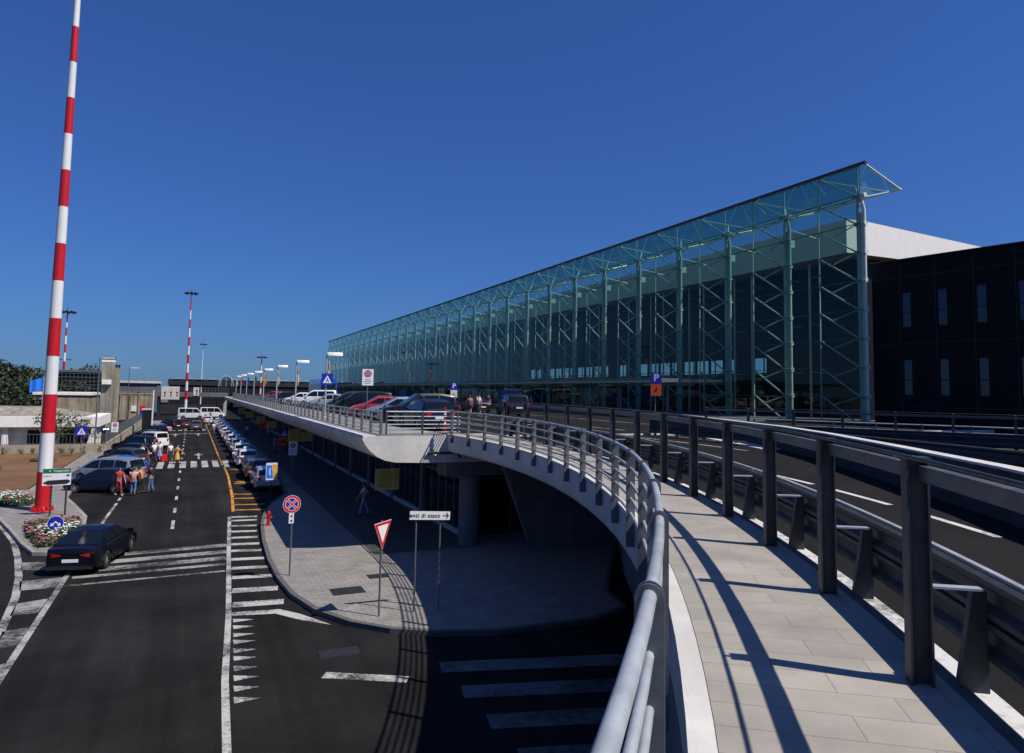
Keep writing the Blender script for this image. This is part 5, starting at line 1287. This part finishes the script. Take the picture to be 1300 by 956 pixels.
def person(label, x, y, z, face, top, legs, hair='hair_dark', skin='skin', h=1.72, arms=((.10,.1),(-.05,.1)), stride=.18, bend=0.0, skirt=False, shorts=False, group='people on foot', shoes='cloth_black'):
    """face: degrees from +Y the person looks; arms: (forward swing, elbow bend) left and right; bend: forward lean"""
    s = h/1.72; t = thing('person', label, 'person', (0,0,0), group, local=True)
    V = []; E = []; Rr = []
    def v(p, r, par=None):
        V.append(p); Rr.append(r)
        if par is not None: E.append((par, len(V)-1))
        return len(V)-1
    lean = lambda p: (p[0], p[1]+max(0,p[2]-.95)*bend, p[2]-max(0,p[2]-.95)*bend*.35)
    pe = v((0,0,.95),.135); sp = v(lean((0,.0,1.13)),.125,pe); ch = v(lean((0,0,1.32)),.145,sp); nk = v(lean((0,.005,1.46)),.062,ch); hb = v(lean((0,.02,1.54)),.072,nk); hm = v(lean((0,.03,1.62)),(.082,.095),hb); ht = v(lean((0,.02,1.70)),.060,hm)
    nose = v(lean((0,.118,1.605)),.016,hm)
    J = {}
    for sd, (sw, eb) in zip((-1,1), arms):
        sh = v(lean((sd*.175,0,1.39)),.062,ch); el0 = (sd*.225, sw*.9, 1.39-.29*cos(sw)); el = v(lean(el0),.044,sh)
        wr0 = (sd*.235, el0[1]+.26*sin(sw+eb), el0[2]-.26*cos(sw+eb)); wr = v(lean(wr0),.031,el)
        hd0 = (sd*.235, wr0[1]+.09*sin(sw+eb+.1), wr0[2]-.09*cos(sw+eb+.1)); hd = v(lean(hd0),(.024,.040),wr)
        J[sd] = (Vector(lean(hd0)), sw+eb+.2, sd)
    for sd, st in ((-1,stride),(1,-stride)):
        hp = v((sd*.095,0,.88),.088,pe); kn = v((sd*.10,st*.55+.03,.49),.060,hp); an = v((sd*.105,st-.02-(.05 if st < 0 else 0),.09+(.05 if st < 0 else 0)),.042,kn); to = v((sd*.12,st+.13,.045),.036,an)
    vs, fs = skin_mesh(V, E, Rr, pe)
    q = MB(); q.add(vs, fs)
    for sd, (p, a, _) in J.items():          # five separate, unequal, slightly curled fingers
        for k, ln in enumerate((.070,.078,.072,.058)):
            o_ = Vector((sd*.004,(k-1.5)*.019,-.03)); d = Vector((0,sin(a*.5),-cos(a*.5)))
            q.tube([p+o_, p+o_+d*ln*.55, p+o_+d*ln+Vector((-sd*.02,0,.006))],[.0095,.009,.006],6)
        q.tube([p+Vector((0,.035,.0)), p+Vector((-sd*.012,.062,-.03)), p+Vector((-sd*.018,.066,-.058))],[.012,.010,.007],6)
    q.v = [(a*s,b*s,c*s) for a,b,c in q.v]; q.build('body', skin, t, smooth=80)
    # clothes
    V, E, Rr = [], [], []
    pe = v((0,0,.92),(.155,.13)); sp = v(lean((0,0,1.13)),.142,pe); ch = v(lean((0,0,1.33)),.160,sp); cl = v(lean((0,0,1.425)),.085,ch)
    for sd, (sw, eb) in zip((-1,1), arms): sh = v(lean((sd*.18,0,1.385)),.080,ch); v(lean((sd*.212, sw*.62, 1.385-.2*cos(sw))),.068,sh)
    a_, b_ = skin_mesh(V, E, Rr, pe); q = MB(); q.add([p*s for p in a_], b_); q.build('shirt', 'cloth_'+top, t, smooth=80)
    if skirt:
        q = MB(); q.loft([[(rx*s*cos(2*pi*k/16)*(1+.04*sin(k*2.4)), ry*s*sin(2*pi*k/16)*(1+.05*sin(k*1.9)), zz*s) for k in range(16)] for rx, ry, zz in ((.145,.12,1.0),(.19,.16,.85),(.22,.20,.6),(.24,.23,.42))]); q.build('skirt','cloth_'+legs,t,smooth=70)
    else:
        V, E, Rr = [], [], []; pe = v((0,0,.95),(.135,.115))
        for sd, st in ((-1,stride),(1,-stride)):
            hp = v((sd*.097,0,.86),.092,pe); kn = v((sd*.10,st*.55+.03,.49 if not shorts else .56),.070,hp)
            if not shorts: v((sd*.105,st-.02-(.05 if st < 0 else 0),.10+(.05 if st < 0 else 0)),.062,kn)
        a_, b_ = skin_mesh(V, E, Rr, pe); q = MB(); q.add([p*s for p in a_], b_); q.build('shorts' if shorts else 'trousers','cloth_'+legs,t,smooth=80)
    q = MB(); hp_ = Vector(lean((0,.012,1.645)))
    rg = []
    for i in range(7):
        ph = pi*.62*i/6; rg.append([(hp_.x*s+.098*s*sin(ph)*cos(2*pi*k/14), hp_.y*s+(.112*s*sin(ph)*sin(2*pi*k/14)) - .012*s*i/6*(1 if sin(2*pi*k/14) > .3 else -.4), hp_.z*s+.098*s*cos(ph)+(.035*s if (i > 4 and sin(2*pi*k/14) > .35) else 0)) for k in range(14)])
    q.loft(rg); q.build('hair',hair,t,smooth=80)
    for sd, st in ((-1,stride),(1,-stride)):
        q = MB(); up = .05 if st < 0 else 0
        q.loft([[(sd*.115*s+w_*cos(2*pi*k/10)*s, (st+yy)*s, max(.004,(up*.4+.05+.045*sin(2*pi*k/10))*s)) for k in range(10)] for yy, w_ in ((-.10,.03),(-.07,.045),(.05,.052),(.14,.048),(.19,.02))]); q.build('shoe',shoes,t,smooth=70)
    return place(t,(x,y,z),-R_(face),label,group)
V1 = 'people around the raised tailgate'
person('person in a red top and red trousers walking away at the dark blue hatchback tail',-3.75,48.7,0,160,'red','red',arms=((.3,.3),(-.3,.2)),stride=.24,group=V1,shoes='petal_white')
person('person with a pink shirt and jeans seen from behind at the open tailgate',-2.95,48.4,0,8,'pink','jeans','hair_brown',arms=((.25,.6),(.25,.6)),stride=.05,group=V1)
person('person in an orange top with bare arms leaning by the open tailgate',-2.55,49.4,0,-80,'orange','black',arms=((.5,.6),(.3,.5)),stride=.1,group=V1,bend=.25,skin='skin_tan')
person('person in a black shirt and jeans standing at the right of the tailgate group',-2.05,49.5,0,-60,'black','jeans',arms=((.35,.5),(.1,.2)),stride=.06,group=V1,h=1.76)
X1 = 'people on the zebra crossing'
person('person in an orange top and mustard skirt walking on the zebra crossing',-.85,67.0,0,100,'orange','mustard','hair_dark',skirt=True,arms=((.35,.4),(-.3,.3)),group=X1)
person('person with a white top and black skirt beside the red suitcase',-1.45,69.0,0,140,'white','black','hair_brown',skirt=True,group=X1)
person('person in a white shirt and navy trousers left of the red suitcase',-2.75,69.2,0,-30,'white','navy','hair_dark',arms=((.4,.5),(.2,.4)),group=X1,h=1.78)
person('person in a lilac skirt standing behind the white shirted person',-2.35,70.6,0,20,'white','lilac','hair_brown',skirt=True,group=X1)
person('person in a cream top walking past the people carrier',-3.6,67.4,0,40,'cream','black','hair_brown',group=X1)
person('person with a pink shirt and grey hair behind the crossing group',-2.9,73.2,0,180,'pink','khaki','hair_grey',group=X1)
person('person in dark shorts bending near the rear of the people carrier',-3.15,68.4,0,-120,'black','grey','hair_dark',bend=.5,shorts=True,group=X1)
F1 = 'people far down the lower road'
person('person in a white shirt standing by the far stop line at the kerb',3.15,108,0,180,'white','jeans',group=F1)
person('person in a black top beside the dark estate past the stop line',2.3,116,0,90,'black','jeans',group=F1)
person('person in dark clothes next to the person in black past the stop line',2.8,118,0,-90,'navy','black',group=F1)
person('person with a red top near the small white car in the distance',2.2,131,0,180,'red','black',group=F1)
person('person in a coral top in front of the right white minibus',4.0,160,0,0,'coral','grey',group=F1)
person('person with a white top left of the far red and white mast',-1.7,131,0,0,'white','black',group=F1)
person('person in a white shirt walking alone in the shade under the deck',8.5,36.2,.15,-60,'white','lilac','hair_dark',arms=((.2,.3),(-.2,.9)),group=None)
U1 = 'people in the shade under the deck'
for k, (x, y, tp, lg, lb) in enumerate(((9.2,66,'blue','jeans','person in a blue shirt near the shop front, under the third yellow board'),(8.0,74,'grey','khaki','person in a grey shirt standing behind the blue crossing sign under the deck'),(9.6,78,'navy','black','person in a navy shirt deep in the shade beyond the crossing sign'),(8.9,90,'white','jeans','person in a white shirt far under the deck beside the taxi queue'),(7.0,98,'cream','navy','person in a cream shirt waiting beside a taxi under the deck'))):
    person(lb,x,y,.15,40*k,tp,lg,group=U1)
T1 = 'people walking towards the terminal'
person('person with bare shoulders and a coral top walking on the deck by the parking sign',19.6,49.5,4.87,30,'coral','black','hair_brown',group=T1,shorts=True,h=1.62)
person('person in a pink top and dark skirt on the deck, right of the coral top',20.7,50.4,4.87,10,'pink','black',group=T1,skirt=True,h=1.62)
person('person in a cream shirt on the deck in front of the blue advertising panel',24.2,59,4.87,-20,'cream','khaki',group=T1)
person('person in a black shirt on the deck, middle of the walking group',26.5,62,4.87,0,'black','grey',group=T1)
person('person in a navy shirt under the canopy edge with the dark crowd',31,68,4.87,180,'navy','black',group=T1)
person('person in a lilac top under the canopy, farthest right of the group',33.2,66,4.87,90,'blue','navy',group=T1)
person('person in a grey top under the canopy behind the black off-roader',35.5,72,4.99,60,'grey','black',group=T1)
# luggage
t = thing('suitcase','bright red suitcase standing on the road beside the zebra crossing','suitcase',(-1.85,69.0,0))
q = MB(); q.loft([[(-1.85+x*w_,69.0+y*w_,z) for x, y in ((-.24,-.13),(.24,-.13),(.24,.13),(-.24,.13))] for z, w_ in ((.06,.9),(.10,1),(.66,1),(.70,.92))]); q.build('shell','sign_red',t,smooth=30)
q = MB(); q.tube([(-2.0,69.08,.70),(-2.0,69.08,1.0),(-1.7,69.08,1.0),(-1.7,69.08,.70)],.012,6); q.build('handle','dark_metal',t)
for sx in (-.2,.2):
    q = MB(); q.cyl((-1.85+sx-.02,69,.04),(-1.85+sx+.02,69,.04),.04,n=8); q.build('wheel','rubber',t)
# tall traffic delineator on the deck and roof beacon
t = thing('delineator','slim red and white delineator post behind the end railing of the deck','post',(10.05,28.3,4.9))
q = MB(); q.cyl((10.05,28.3,4.9),(10.05,28.3,6.05),.05,n=12); q.build('post','hydrant_red',t,smooth=50)
for z in (5.3,5.7):
    q = MB(); q.cyl((10.05,28.3,z),(10.05,28.3,z+.1),.053,n=12); q.build('band','sign_white',t,smooth=50)
q = MB(); q.cyl((10.05,28.3,4.9),(10.05,28.3,4.95),.14,n=12); q.build('base','rubber',t)
